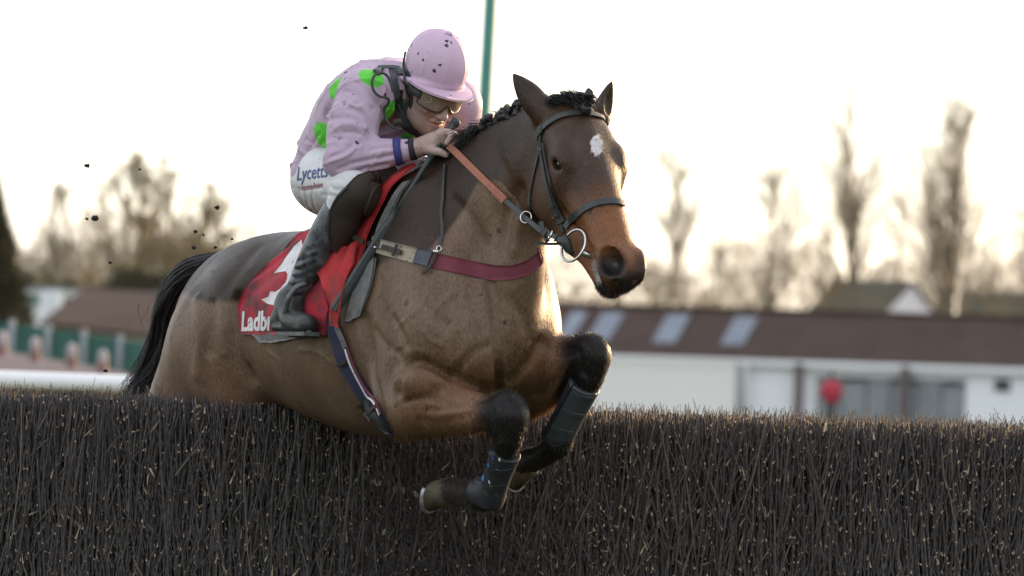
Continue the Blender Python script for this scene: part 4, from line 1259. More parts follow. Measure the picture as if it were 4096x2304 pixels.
HAND_GAPS = []
def sculpt_rider(vox=.003):
    F = Field(J_BOX['lo'], J_BOX['hi'], vox, TB, HO)
    torso(F, -.02)
    for a, b, c in ((SH, EL, WR), (SHF, ELF, WRF)): arm(F, a, b, c, -.014)
    for a, b, c in ((HIP, KN, AN), (HIPF, KNF, ANF)):
        F.chain([a, b], [.085, .05], k=.04); F.chain([b, b * .6 + c * .4, c], [.046, .045, .03], k=.03)
        F.chain([c, c + HF * .04 - HZ * .05], [.028, .02], k=.02)
    # neck and head
    F.chain([H(395, 95), jh(-.03, 0, -.06)], [.06, .052], k=.04)
    F.ell(jh(-.012, 0, .035), (.094, .074, .098), JB, k=.02)
    F.chain([jh(.035, 0, -.02), jh(.045, 0, -.065), jh(.055, 0, -.090)], [.058, .045, .026], JR, [.060, .047, .027], k=.03, n=5)
    F.chain([jh(-.02, .045, -.05), jh(.035, .035, -.082), jh(.06, .012, -.098)], [.022, .02, .016], k=.03)
    F.chain([jh(-.02, -.045, -.05), jh(.035, -.035, -.082), jh(.06, -.012, -.098)], [.022, .02, .016], k=.03)
    F.ell(jh(.068, 0, -.096), (.018, .022, .015), JB, k=.018)                 # chin
    F.chain([jh(.083, 0, .012), jh(.099, 0, -.018), jh(.110, 0, -.036)], [.010, .011, .0125], k=.012)      # nose
    for s in (1, -1):
        F.ell(jh(.100, .011 * s, -.039), (.011, .009, .008), JB, k=.008)      # nostrils
        F.ell(jh(.072, .038 * s, -.022), (.022, .022, .018), JB, k=.025)      # cheek
        F.ell(jh(.083, .03 * s, .004), (.012, .018, .010), JB, k=.012, op='-')
        F.ell(jh(.078, .03 * s, .0), (.012, .013, .012), JB, k=.004)          # eye
        F.ell(jh(.084, .028 * s, .022), (.012, .022, .008), JB, k=.015)       # brow
        F.chain([jh(-.005, .072 * s, .02), jh(-.004, .074 * s, -.03)], [.016, .010], k=.006)               # ear
    F.chain([jh(.082, .022, -.0635), jh(.091, .008, -.061), jh(.091, -.008, -.061), jh(.082, -.022, -.0635)], [.004, .0065, .0065, .004], k=.006)
    F.chain([jh(.080, .018, -.0735), jh(.087, 0, -.0755), jh(.080, -.018, -.0735)], [.004, .0075, .004], k=.006)
    F.crease([jh(.082, .025, -.068), jh(.094, .008, -.068), jh(.094, -.008, -.068), jh(.082, -.025, -.068)], .0035, .005)
    F.crease([jh(.095, .014, -.040), jh(.078, .030, -.064)], .005, .003)
    F.crease([jh(.095, -.014, -.040), jh(.078, -.030, -.064)], .005, .003)
    # near hand: closed round the rein and the whip, thumb along the rein
    def hand(wr, palm, kn, mids, tips, thumb):
        ax = nrm(kn[0] - kn[3])
        F.chain([wr, wr * .5 + palm * .5, palm], [.026, .030, .033], k=.02)
        F.chain([kn[0] * .8 + palm * .2, kn[3] * .8 + palm * .2], [.019, .017], k=.02)
        for q, m, tp, rr in zip(kn, mids, tips, (.0105, .011, .0105, .009)):
            F.chain([palm * .55 + q * .45, q, m], [.0115, rr + .001, rr], k=.0035)
            F.chain([m, (m + tp) * .5, tp], [rr, rr * .95, rr * .82], k=.003)
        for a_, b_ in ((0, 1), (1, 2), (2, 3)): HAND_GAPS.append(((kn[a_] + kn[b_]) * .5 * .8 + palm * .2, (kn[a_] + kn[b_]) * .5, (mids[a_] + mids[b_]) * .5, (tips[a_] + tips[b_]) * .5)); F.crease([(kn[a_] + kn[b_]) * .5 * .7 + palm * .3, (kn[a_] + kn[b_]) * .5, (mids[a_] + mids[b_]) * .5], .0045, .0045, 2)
        F.chain(thumb, [.016, .0135, .0115, .009], k=.008)
    y0 = WR[1]
    p = lambda u, v, o: P(u, v, y0 + o)
    hand(WR, p(434, 143, -.03),
         [p(444, 132, -.06), p(450, 134, -.055), p(454, 139, -.05), p(455, 145, -.045)],
         [p(453, 134, -.085), p(458, 139, -.075), p(459, 145, -.065), p(457, 150, -.055)],
         [p(447, 143, -.088), p(452, 147, -.082), p(452, 151, -.07), p(449, 154, -.06)],
         [p(428, 149, -.04), p(434, 151, -.065), p(440, 152, -.08), p(446, 155, -.085)])
    y1 = WRF[1]
    p1 = lambda u, v, o: P(u, v, y1 + o)
    hand(WRF, p1(450, 142, -.02),
         [p1(456, 134, -.03), p1(460, 136, -.03), p1(463, 140, -.03), p1(464, 146, -.03)],
         [p1(462, 132, -.05), p1(466, 136, -.05), p1(468, 141, -.05), p1(468, 147, -.045)],
         [p1(458, 136, -.07), p1(461, 140, -.07), p1(463, 144, -.065), p1(463, 148, -.06)],
         [p1(448, 148, -.03), p1(453, 150, -.05), p1(457, 150, -.06), p1(461, 151, -.065)])
    return F

def sculpt_silks(vox=.004):
    F = Field(J_BOX['lo'], J_BOX['hi'], vox, TB, HO)
    torso(F, .0)
    F.chain([H(342, 140), H(360, 120), H(383, 99), H(400, 93)], [.10, .115, .115, .09], HR, [.12, .15, .165, .10], k=.05, n=6)   # air in the back of the jacket
    F.chain([H(323, 146, .08), H(331, 148, -.06)], [.062, .062], k=.04)
    for a, b, c in ((SH, EL, WR), (SHF, ELF, WRF)): arm(F, a, b, c, .016, fac=.9)
    F.ell(H(348, 159, .255), (.06, .06, .05), TB, k=.03)
    F.ell(H(351, 128, .235), (.07, .06, .085), TB, k=.04)
    # hollow neck and hem
    C = F.cr
    C([(331, 101), (327, 125), (324, 150)], .012, .014)
    C([(369, 138), (371, 128), (366, 118), (352, 108)], .010, .014)
    C([(369, 138), (356, 120), (340, 118), (328, 121)], .009, .006)
    C([(366, 128), (350, 124), (336, 128)], .009, -.006)
    for q in ([(384, 115), (376, 100), (362, 86), (350, 80)], [(381, 123), (372, 108), (356, 95), (344, 92)], [(388, 108), (384, 96), (374, 84)],
              [(330, 158), (345, 152), (352, 146)], [(338, 170), (352, 164), (372, 160), (392, 156)], [(345, 174), (362, 170), (385, 165)],
              [(325, 143), (340, 140), (358, 145)], [(345, 133), (358, 134), (366, 138)], [(306, 140), (314, 146), (322, 150)], [(308, 152), (315, 142), (320, 134)],
              [(372, 150), (384, 148), (396, 147)], [(330, 110), (345, 104), (358, 104)], [(398, 100), (392, 110), (386, 118)], [(318, 125), (324, 135), (322, 147)]):
        C(q, .0065, .009); C([(a + 2.2, b + 2.0) for a, b in q], .007, -.0065)
    rng = np.random.RandomState(5)
    # clip at the collar, wrist and waist
    F.clip(WR + nrm(WR - EL) * .0, nrm(WR - EL), WR, .16)
    F.clip(WRF, nrm(WRF - ELF), WRF, .16)
    return F

def sculpt_breeches(vox=.004):
    F = Field(J_BOX['lo'], J_BOX['hi'], vox, TB, HO)
    F.chain([H(341, 166), H(336, 182)], [.10, .112], HR, [.14, .15], k=.04)
    for a, b, c in ((HIP, KN, AN), (HIPF, KNF, ANF)):
        F.chain([a - HZ * .005, a * .5 + b * .5, b], [.106, .085, .058], k=.05)
        F.chain([b, b * .75 + c * .25], [.055, .048], k=.02)
    C = F.cr
    C([(292, 188), (302, 190), (312, 189), (322, 187)], .006, .004)
    for q in ([(305, 192), (307, 202), (312, 212)], [(312, 192), (313, 203), (316, 210)], [(300, 192), (302, 200), (306, 208)], [(330, 186), (336, 190), (344, 190)], [(322, 195), (332, 196), (340, 199)], [(328, 180), (336, 178), (343, 180)]):
        C(q, .006, .004)
    return F

def sculpt_boot(far=False, vox=.004):
    d = -HR * .56 if far else HR * 0
    F = Field((-1.2, -.45, 1.30), (-.35, .46, 2.1), vox, TB, HO)
    k = KN + d; a = AN + d
    ax = nrm(a - k)
    L = np.linalg.norm(a - k)
    F.chain([k + ax * L * .11, k + ax * L * .35, k + ax * L * .65, k + ax * L * .9, a + ax * .02], [.050, .056, .049, .038, .038], k=.02, n=6)
    toe = P(307, 324, a[1] - .14) + d
    heel = P(281, 320, a[1] + .01) + d
    F.chain([a, heel], [.040, .034], k=.02)
    F.chain([a + ax * .01, (heel + toe) * .5 + HZ * .004, toe], [.042, .037, .030], HR, [.042, .040, .034], k=.025, n=6)
    F.chain([heel - HZ * .022, toe - HZ * .012], [.017, .016], HR, [.033, .035], k=.006)
    if not far:
        C = F.cr
        for q in ([(297, 262), (306, 259), (316, 256)], [(293, 270), (304, 269), (315, 262)], [(290, 277), (300, 278), (310, 272)], [(288, 285), (297, 288), (307, 284)], [(286, 294), (294, 297), (304, 294)], [(300, 250), (308, 251), (316, 248)]):
            C(q, .007, .006)
    F.clip(k + ax * L * .17, -ax, k + ax * L * .1, .12)
    return F

def sculpt_helmet(vox=.0025):
    F = Field((-.45, -.2, 1.95), (.35, .2, 2.75), vox, TB, HO)
    c = jh(.0, 0, .089)
    F.ell(c, (.112, .088, .101), JB, k=.0)
    F.clip(jh(.08, 0, .050), nrm(-JU + JF * .30), jh(0, 0, 0), .3)
    F.chain([jh(-.085, .045, .004), jh(-.055, .074, .012), jh(.02, .085, .034), jh(.075, .055, .048), jh(.098, 0, .052), jh(.075, -.055, .048), jh(.02, -.085, .034), jh(-.055, -.074, .012), jh(-.085, -.045, .004)], [.008] * 9, k=.012, n=5)
    return F
# ================================================================== horse
FH = sculpt_horse(.0055)
V, Q = FH.mesh()
# coat regions, worked out on the mirrored near side so that both flanks match
q_ = (V - HO); fr = q_ @ HF; rr = q_ @ HR
Vm = V + np.outer(np.abs(rr) - rr, HR)
pm = proj(Vm)
def below(poly, p):
    poly = np.asarray(poly, float)
    return p[:, 1] - np.interp(p[:, 0], poly[:, 0], poly[:, 1])
hl = (V - POLL) @ HB                                     # head coordinates
on_head = (hl[:, 0] > -.06) & (hl[:, 1] > -.34) & (np.abs(hl[:, 2]) < .16) & (fr > .12)
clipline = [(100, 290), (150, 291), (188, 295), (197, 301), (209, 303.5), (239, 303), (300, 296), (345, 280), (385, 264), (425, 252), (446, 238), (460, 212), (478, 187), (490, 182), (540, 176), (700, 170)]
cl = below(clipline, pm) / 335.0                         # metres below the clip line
headmask = np.clip((hl[:, 0] - (-.02)) / .06, 0, 1) * on_head
jaw_edge = np.clip((pm[:, 0] - 528) / 8, 0, 1) * (fr > .10)
headmask = np.maximum(headmask, jaw_edge * on_head)
def leg_black(kn, ft, reach):
    """black points: rises just above the knee"""
    d = nrm(ft - kn)
    t = (V - kn) @ d
    near = np.linalg.norm(V - kn - np.outer(np.clip(t, -.3, .6), d), axis=1)
    return np.clip((t + reach) / .05, 0, 1) * (near < .17)
el = H(404, 410, .185); kn = P(509, 414, el[1] - .25)
fe = H(503, 388, -.16); fk = P(591, 352, fe[1] - .30)
zlow = V[:, 2]
b1 = np.clip((zlow < 1.40) * np.clip((pm[:, 0] - 0) , 0, 1), 0, 1)
pv_ = proj(V)
def near_pts(c, r0, r1):
    d = np.linalg.norm(V - c, axis=1); return np.clip((r1 - d) / (r1 - r0), 0, 1)
black = np.maximum(near_pts(kn, .055, .125), near_pts(fk, .055, .120))
for a, b in ((P(509, 437, kn[1]), P(492, 494, kn[1] + .14)), (P(590, 377, fk[1]), P(558, 445, fk[1] + .13))):
    d = b - a; t = np.clip(((V - a) @ d) / (d @ d), 0, 1.5); e = np.linalg.norm(V - a - np.outer(t, d), axis=1)
    black = np.maximum(black, np.clip((.085 - e) / .02, 0, 1))
ft1 = P(492, 494, kn[1] + .14); ff1 = P(558, 445, fk[1] + .13)
for a, b in ((ft1, P(452, 490, ft1[1] + .08)), (ff1, P(526, 462, ff1[1] + .08))):
    d = b - a; t = np.clip(((V - a) @ d) / (d @ d), 0, 1.2); e = np.linalg.norm(V - a - np.outer(t, d), axis=1)
    black = np.maximum(black, np.clip((.085 - e) / .03, 0, 1) * (.68 if a is ft1 else .75))
# muzzle, eye rims, ear tips, hind legs
muz = np.clip((hl[:, 0] - .562 - .3 * np.clip(-hl[:, 1] - .03, 0, .06)) / .06, 0, 1) * on_head
for _s in (1, -1):
    muz = np.maximum(muz, np.clip((.060 - np.linalg.norm((hl - np.array([.566, -.050, .047 * _s])) * [1, 1.1, 1], axis=1)) / .034, 0, 1) * on_head)
chin = np.clip((hl[:, 0] - .535) / .025, 0, 1) * np.clip((-.088 - hl[:, 1]) / .02, 0, 1) * on_head
muz = np.maximum(muz, chin * .9)
lip = np.clip((hl[:, 0] - .480) / .02, 0, 1) * np.clip((.585 - hl[:, 0]) / .02, 0, 1) * np.clip((-.108 - hl[:, 1]) / .010, 0, 1) * np.clip((hl[:, 1] + .150) / .010, 0, 1) * on_head
eye_c = [hd(.205, -.068, .098 * s) for s in (1, -1)]
eyed = np.max([near_pts(c, .012, .030) for c in eye_c], axis=0) * .5
tips = np.clip((V[:, 2] - P(560, 84, -.9)[2]) / .03, 0, 1) * (fr > 0)
hind = np.clip((1.12 - V[:, 2]) / .05, 0, 1) * (fr < -1.2)
black = np.max([black, muz * .96, eyed, tips * .8, hind], axis=0)
crest = np.zeros(len(V))
star = -np.linalg.norm((proj(V)[:, :2] - np.array([596.5, 145])) * np.array([1.25, .72]) @ np.array([[.92, .35], [-.35, .92]]), axis=1) + 7.2
star = star + np.random.RandomState(4).normal(0, .2, len(V)) + .9 * np.sin(pv_[:, 1] * .7 + pv_[:, 0] * .6)
star = np.where(on_head & (hl[:, 1] > -.05), star / 6.0, -1)
rust = np.clip((hl[:, 0] - .26) / .16, 0, 1) * on_head * (1 - muz) + .25 * np.clip((-hl[:, 1] - .06) / .06, 0, 1) * on_head
arm_rust = np.clip(np.maximum(near_pts(el * .5 + kn * .5, .12, .24), near_pts(fe * .45 + fk * .55, .14, .26)), 0, 1)
flank = near_pts(H(238, 375, .15), .06, .16)
m_coat = material('bay_coat', (.172, .110, .073), .38, (.115, .071, .046), nscale=9, bump=.5, bscale=150, detail=8, bdist=.004, stretch=(1.3, 1.3, .5), 
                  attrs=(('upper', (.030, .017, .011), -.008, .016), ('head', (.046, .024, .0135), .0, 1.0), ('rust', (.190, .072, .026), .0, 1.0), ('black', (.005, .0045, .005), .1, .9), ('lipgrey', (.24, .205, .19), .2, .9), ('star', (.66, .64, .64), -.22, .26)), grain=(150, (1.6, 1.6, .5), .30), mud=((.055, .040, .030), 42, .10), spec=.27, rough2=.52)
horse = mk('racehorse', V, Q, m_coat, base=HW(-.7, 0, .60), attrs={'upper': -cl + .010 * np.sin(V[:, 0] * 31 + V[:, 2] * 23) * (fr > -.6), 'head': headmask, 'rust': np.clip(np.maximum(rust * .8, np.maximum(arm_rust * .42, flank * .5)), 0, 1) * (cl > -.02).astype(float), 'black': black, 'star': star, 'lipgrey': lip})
tag(horse, 'bay racehorse with white star leaping over the dark birch fence', 'horse')

m_black_hair = material('black_hair', (.008, .0075, .009), .42, (.016, .013, .013), nscale=30, spec=.5)
m_hair_tip = material('coat_hair', (.36, .21, .095), .6, (.20, .11, .05), nscale=14, transl=.6)
m_eye = material('eye_ball', (.008, .005, .004), .06, spec=.8)
for s in (-1, 1):
    mk('eye', *uvsphere(hd(.2065, -.059, .0865 * s), .0240, n=20, m=12), m_eye, horse)
# hooves with their shoes
m_hoof = material('hoof_horn', (.085, .06, .032), .65, (.03, .022, .017), nscale=26, bump=.3, bscale=90)
m_shoe = material('shoe_metal', (.42, .43, .45), .45, (.12, .10, .08), nscale=60, metal=.7)
def hoof(top, toe_c, r0, r1, upv):
    ax = nrm(toe_c - top); e1 = nrm(upv - ax * (upv @ ax)); e2 = np.cross(ax, e1)
    rings = []
    for t, r in ((0, r0 * .92), (.08, r0 * 1.06), (.5, (r0 + r1) * .5), (1.0, r1)):
        rings.append([top + (toe_c - top) * t + (e1 * math.cos(a) * r * (1.12 if math.cos(a) > 0 else .92) + e2 * math.sin(a) * r * .92) + ax * (.018 * math.cos(a) * t if t > .4 else 0) for a in np.linspace(0, 2 * math.pi, 20, endpoint=False)])
    V = np.vstack(rings); k = 20
    F_ = [(i * k + j, i * k + (j + 1) % k, (i + 1) * k + (j + 1) % k, (i + 1) * k + j) for i in range(3) for j in range(k)] + [tuple(range(k))[::-1], tuple(3 * k + j for j in range(k))]
    ho = mk('hoof', V, F_, m_hoof, horse)
    c = np.array(rings[3]); cm = c.mean(0)
    arc = [cm + (p - cm) * .93 + ax * .006 for p in c]; arc = arc[4:][::1] + arc[:0]
    order = [arc[(i) % len(arc)] for i in range(len(arc))]
    full = [cm + (c[(i + 14) % 20] - cm) * .94 + ax * .006 for i in range(13)]
    mk('horseshoe', *tube(catmull(full, 2), .0075, 6), m_shoe, ho)
    return ho
y_ = P(452, 490, ft1[1] + .08)[1]
hoof(P(450, 489.5, y_ + .008), P(432.5, 495, y_ + .045), .038, .042, nrm(np.array([-.2, -.2, -1.0])))
y2_ = ff1[1] + .08
hoof(P(531, 461, y2_ - .005), P(515, 474, y2_ + .06), .037, .042, nrm(np.array([.2, -.3, -1.0])))

# tail
rg = np.random.RandomState(21)
n_ = 1500
dock = H(217, 258); 
path = np.array([H(220, 261), P(206, 266, dock[1] + .03), P(190, 275, dock[1] + .07), P(176, 292, dock[1] + .12), P(168, 316, dock[1] + .16), P(164, 345, dock[1] + .18), P(154, 370, dock[1] + .20), P(141, 388, dock[1] + .22), P(128, 404, dock[1] + .24)])
pp = catmull(path, 3)
tw = np.interp(np.linspace(0, 1, len(pp)), [0, .12, .3, .5, .7, .85, 1], [.028, .038, .052, .058, .052, .048, .04])
st_ = rg.normal(0, .45, (n_, 3)); st_ = st_ / np.maximum(1, np.linalg.norm(st_, axis=1))[:, None]
end = rg.uniform(.55, 1.0, n_)
seg = 12
pts = np.zeros((n_, seg + 1, 3))
for i in range(seg + 1):
    t = (i / seg) * end
    base = np.stack([np.interp(t, np.linspace(0, 1, len(pp)), pp[:, k]) for k in range(3)], 1)
    wv = np.interp(t, np.linspace(0, 1, len(pp)), tw)
    wob = np.stack([np.sin(7 * t + st_[:, 0] * 9 + k * 2) for k in range(3)], 1) * .020 * t[:, None] ** 1.5
    pts[:, i] = base + st_ * wv[:, None] + wob
v, f = sweep(pts, rg.uniform(.0016, .0032, n_), 3, taper=.25)
v2, f2 = tube(pp[:14], tw[:14] * .62, 8)
_fly, _ff = strands(pts[:170, 6] + rg.normal(0, .02, (170, 3)), pts[:170, 9] - pts[:170, 6], rg.uniform(.06, .14, 170), .0011, seg=6, seed=14, wander=.16)
f = np.vstack([f, _ff + len(v)]); v = np.vstack([v, _fly])
tl = mk('tail', v, f, m_black_hair, horse)
mk('dock', v2, f2, m_black_hair, tl)

# mane: loose black mass in front of the withers, then plaits up the crest, then the forelock
n_ = 1500
cr_ = np.array([H(436, 172, -.01), H(450, 162, -.01), H(463, 152, -.01), H(476, 142, -.01), H(486, 134, -.01)])
tt = rg.uniform(0, 1, n_)
root = np.stack([np.interp(tt, np.linspace(0, 1, 5), cr_[:, k]) for k in range(3)], 1) + rg.normal(0, .012, (n_, 3))
dr = np.outer(rg.uniform(.55, 1.2, n_), HR) + np.outer(rg.uniform(-.5, .4, n_), HF) + np.outer(rg.uniform(-.1, .6, n_), HZ)
v, f = strands(root, dr, rg.uniform(.04, .10, n_), rg.uniform(.0013, .0026, n_), seg=6, droop=.32, seed=5, k=3, wander=.16)
mane = mk('mane', v, f, m_black_hair, horse)
def bobble(c, r, seed):
    ps = []
    rgb_ = np.random.RandomState(seed)
    for k in range(3):
        ps.append(uvsphere(np.asarray(c) + rgb_.normal(0, .35, 3) * r + np.array([0, 0, (k - 1) * r * .7]), r * np.array([.85, .85, .8]), n=12, m=8, noise=.2, seed=seed + k))
    return join(ps)
for i, (u, v_, r) in enumerate(((476, 134, .016), (484, 126.5, .017), (490, 121.5, .017), (496.5, 119, .017), (502.5, 116.5, .017), (509, 111, .018), (513, 115, .015), (518.5, 108, .017), (525, 106, .015), (546, 99.5, .012))):
    c = H(u, v_, .02); vv, ff = bobble(c, r, 30 + 4 * i)
    sv, sf = strands(np.tile(c, (26, 1)), np.random.RandomState(60 + i).normal(0, 1, (26, 3)) + [0, 0, .6], r * 1.55, .0007, seg=3, seed=i, wander=.3)
    vv, ff = join([(vv, ff), (sv, sf)])
    mk('mane_plait', vv, ff, m_black_hair, horse)
# hair run along the crest under the plaits
n_ = 1300
cr2 = np.array([H(468, 143, .0), H(485, 133, .0), H(500, 124, .0), H(515, 116, .0), H(530, 109, .0)])
tt = rg.uniform(0, 1, n_)
root = np.stack([np.interp(tt, np.linspace(0, 1, 5), cr2[:, k]) for k in range(3)], 1) + rg.normal(0, .010, (n_, 3))
dr = np.outer(rg.uniform(.1, 1.2, n_), HR) + np.outer(rg.uniform(-.3, .3, n_), HF) + np.outer(rg.uniform(.2, 1, n_), HZ)
v, f = strands(root, dr, rg.uniform(.015, .045, n_), rg.uniform(.001, .0022, n_), seg=4, droop=.3, seed=6, k=3)
mk('mane_roots', v, f, m_black_hair, horse)
n_ = 900
fl_ = np.array([P(549, 102, POLL[1]), P(562, 98, POLL[1] - .02), P(575, 97, POLL[1] - .03), P(587, 102, POLL[1] - .04)])
tt = rg.uniform(0, 1, n_)
root = np.stack([np.interp(tt, np.linspace(0, 1, 4), fl_[:, k]) for k in range(3)], 1) + rg.normal(0, .008, (n_, 3))
dr = np.outer(rg.uniform(.5, 1.0, n_), [1, -.15, 0]) + np.outer(rg.uniform(-.2, .2, n_), [0, 1, 0]) + np.outer(rg.uniform(-.1, .35, n_), HZ)
v, f = strands(root, dr, rg.uniform(.02, .04, n_), rg.uniform(.0011, .0022, n_), seg=4, droop=.4, seed=7, k=3)
v3, f3 = strands(np.array([P(572, 97, POLL[1]), P(573, 96, POLL[1]), P(558, 99, POLL[1]), P(575, 96, POLL[1]), P(574, 95, POLL[1])]), np.array([[-.3, 0, .5], [-.5, 0, .8], [-.4, 0, .5], [.4, 0, .3], [-.1, .1, .7]]), .035, .0009, seed=3)
mk('forelock', np.vstack([v, v3]), np.vstack([f, f3 + len(v)]), m_black_hair, horse)
mk('forelock_bun', *bobble(P(587, 103.5, POLL[1] - .05), .019, 90), m_black_hair, horse)
# whiskers on the chin and lips
n_ = 90
_wr = np.array([hd(.585 + rg.uniform(-.05, .025), -.13 + rg.uniform(-.02, .03), rg.uniform(-.03, .03)) for _ in range(n_)])
_wr = FH.snap(_wr)
v, f = strands(_wr, FH.grad(_wr) * .8 + np.array([0, 0, -.5]) + rg.normal(0, .25, (n_, 3)), rg.uniform(.010, .028, n_), .0005, seg=3, seed=77)
mk('whiskers', v, f, m_hair_tip, horse)
# white hairs of the star, dark hair on the knees and pasterns
m_white_hair = material('white_hair', (.62, .60, .61), .6, (.5, .47, .47), nscale=40)
m_dark_hair = material('dark_leg_hair', (.018, .014, .012), .45, (.045, .032, .022), nscale=25, spec=.4)
_i = rg.permutation(np.where(star > -.1)[0])[:700]
v, f = strands(V[_i], FH.grad(V[_i]) * .35 + HA * .8 + rg.normal(0, .35, (len(_i), 3)), rg.uniform(.006, .016, len(_i)), .00065, seg=2, seed=61)
mk('star_hair', v, f, m_white_hair, horse)
_w = (V[:, 2] < 1.72) & (fr > -.6)
_i = np.where((black > .12) & _w)[0]; _i = rg.choice(_i, min(9000, len(_i)), replace=False)
_n = FH.grad(V[_i]); _f = -HZ - HF * .2; _t = _f - _n * (_n @ _f)[:, None]
v, f = strands(V[_i] - _n * .001, _n * .32 + _t + rg.normal(0, .15, _n.shape), rg.uniform(.007, .015, len(_i)), rg.uniform(.0005, .0009, len(_i)), seg=2, seed=62)
_p = np.where((np.linalg.norm(V - (ft1 * .35 + P(452, 490, ft1[1] + .08) * .65), axis=1) < .062))[0]; _p = rg.choice(_p, min(1600, len(_p)), replace=False)
_n = FH.grad(V[_p]); v4, f4 = strands(V[_p], _n * .45 + nrm(P(440, 494, ft1[1] + .1) - ft1) + rg.normal(0, .2, _n.shape), rg.uniform(.008, .020, len(_p)), .0008, seg=2, seed=63)
tag(mk('leg_hair', v, f, m_dark_hair, horse), kind='stuff'); tag(mk('pastern_hair', v4, f4, m_dark_hair, horse), kind='stuff')
# throat, belly and leg fringe that catches the low sun
cand = rg.permutation(len(V))[:150000]
gN = FH.grad(V[cand])
pvc = proj(V[cand])
dn = -gN[:, 2]
fringe = np.clip(dn - .15, 0, 1) * ((fr[cand] > -.75)) * 1.0
fringe = np.maximum(fringe, .10)
fringe *= np.where(hl[cand][:, 0] > .2, np.where(on_head[cand], .5, 1), 1)
legs_ = np.maximum(near_pts(el * .5 + kn * .5, .15, .28), near_pts(fe * .4 + fk * .6, .16, .30))[cand]
fringe = fringe * (.35 + 2.2 * legs_ * (dn > .1)) 
pick = rg.uniform(0, 1, len(cand)) < np.clip(fringe, 0, 1)
pick &= black[cand] < .25
rp_ = V[cand][pick]; nn_ = gN[pick]; lg = legs_[pick] * (dn[pick] > .1)
flow = -HF * .6 - HZ * .75
tang = flow - nn_ * (nn_ @ flow)[:, None]
dirs = nn_ * (.28 + .55 * lg)[:, None] + tang + rg.normal(0, .16, rp_.shape)
v, f = strands(rp_ - nn_ * .001, dirs, rg.uniform(.006, .012, len(rp_)) * (1 + 1.1 * lg), rg.uniform(.0005, .0009, len(rp_)), seg=2, seed=11, k=3, wander=.1)
tag(mk('coat_hair', v, f, m_hair_tip, horse), kind='stuff')

# ================================================================== tack
m_leather = material('black_leather', (.020, .024, .024), .48, (.034, .038, .038), nscale=30, bump=.25, bscale=300, bdist=.001, spec=.5, mud=((.06, .05, .042), 160, .10))
m_brownleather = material('dark_brown_leather', (.026, .018, .013), .72, (.042, .031, .023), nscale=18, bump=.3, bscale=180, bdist=.001)
m_metal = material('bit_metal', (.62, .62, .62), .22, metal=1.0)
m_rubber = material('orange_rubber', (.34, .125, .075), .7, (.27, .095, .06), nscale=50, bump=.5, bscale=500, bdist=.001)
m_maroon = material('maroon_webbing', (.17, .028, .048), .8, (.13, .022, .04), nscale=25, bump=.4, bscale=600, bdist=.001, mud=((.06, .045, .04), 120, .12))
m_tan = material('tan_pad', (.34, .29, .215), .85, (.25, .215, .165), nscale=30, mud=((.10, .08, .06), 110, .2))
m_navy = material('navy_webbing', (.018, .020, .062), .8, (.030, .030, .062), nscale=20, bump=.4, bscale=500, bdist=.001)
m_navypatch = material('navy_patch', (.045, .055, .085), .7, (.065, .07, .09), nscale=30)
m_clothred = material('red_cloth', (.42, .012, .030), .75, (.33, .012, .028), nscale=9, bump=.25, bscale=500, bdist=.001, mud=((.075, .035, .033), 70, .10), smear=((.060, .024, .027), 11, .45, .62))
m_scarlet = material('scarlet_cloth', (.46, .018, .022), .75, (.38, .016, .02), nscale=8, bump=.25, bscale=500, bdist=.001, mud=((.08, .035, .03), 80, .10), smear=((.12, .03, .028), 13, .48, .70))
m_stain = material('stained_red', (.13, .035, .035), .8, (.21, .018, .03), nscale=20)
m_print = material('white_print', (.72, .70, .72), .75, (.60, .57, .58), nscale=25, mud=((.16, .12, .11), 120, .14))
m_greyleather = material('worn_grey_leather', (.085, .082, .083), .5, (.16, .155, .155), nscale=45, bump=.3, bscale=200, mud=((.02, .017, .017), 110, .35))

br_ = empty('bridle', POLL, 'black leather bridle with ring bit on the bay horse head', 'bridle')
def hloop(name, a0, a1, w, na=-.08, nb=None, th=.004, off=.004, r0=.3, mat=m_leather):
    """strap round the head in the plane through hd(a0) on the face, leaning back to hd(a1)"""
    c = hd((a0 + a1) / 2, na)
    d1 = nrm(hd(a0, .0) - hd(a1, -.2))
    return loop_strap(name, FH, c, d1, HL, w, mat, br_, off, th, 64, 2, r0)
nb_ = strap('noseband', [(566, 228), (570, 222), (577, 214.5), (586, 208), (597, 203.5), (608, 201.8), (617, 202), (623, 204)], .021, m_leather, br_, [FH], .004, .006, seg=5)
strap('browband', [(537, 135.5), (543, 129), (551, 122.5), (560, 117.5), (570, 114.8), (580, 113.6), (590, 114.4), (599, 117), (605, 121)], .020, m_leather, br_, [FH], .005, .005, seg=5)
strap('browband', [(537.5, 138.5), (540, 133), (544, 128.5)], .028, m_leather, br_, [FH], .007, .006, seg=4)
strap('cheek_strap', [(541, 126), (541.5, 140), (542.5, 155), (545, 172), (548.5, 188), (553, 204), (559, 219), (564.5, 233)], .015, m_leather, br_, [FH], .005, .004, seg=4)
strap('cheek_strap', [(544, 143), (546.5, 158), (549.5, 174), (553, 190), (558, 207), (565, 222)], .011, m_leather, br_, [FH], .006, .004, seg=4)
for q in ([(551, 207), (556.5, 205)], [(555.5, 216.5), (561, 214)], [(559, 224), (564.5, 221.5)]): strap('keeper', q, .007, m_leather, br_, [FH], .009, .004, n=4)
for q in ([(541.0, 147.5), (544.5, 150)], [(554, 218), (558, 213.5)]): strap('buckle', q, .005, m_metal, br_, [FH], .010, .003, n=4)
strap('throatlash', [(540, 152), (536.5, 166), (533, 182), (530.6, 198), (531, 212), (533.5, 219)], .008, m_leather, br_, [FH], .004, .004, seg=4)
mouth = FH.hit(583, 253); mouth = mouth if mouth is not None else hd(.49, -.12, -.05)
bc = P(573.6, 245.5, mouth[1] - .022)
bn = nrm(-HL * .85 + HN * .25)
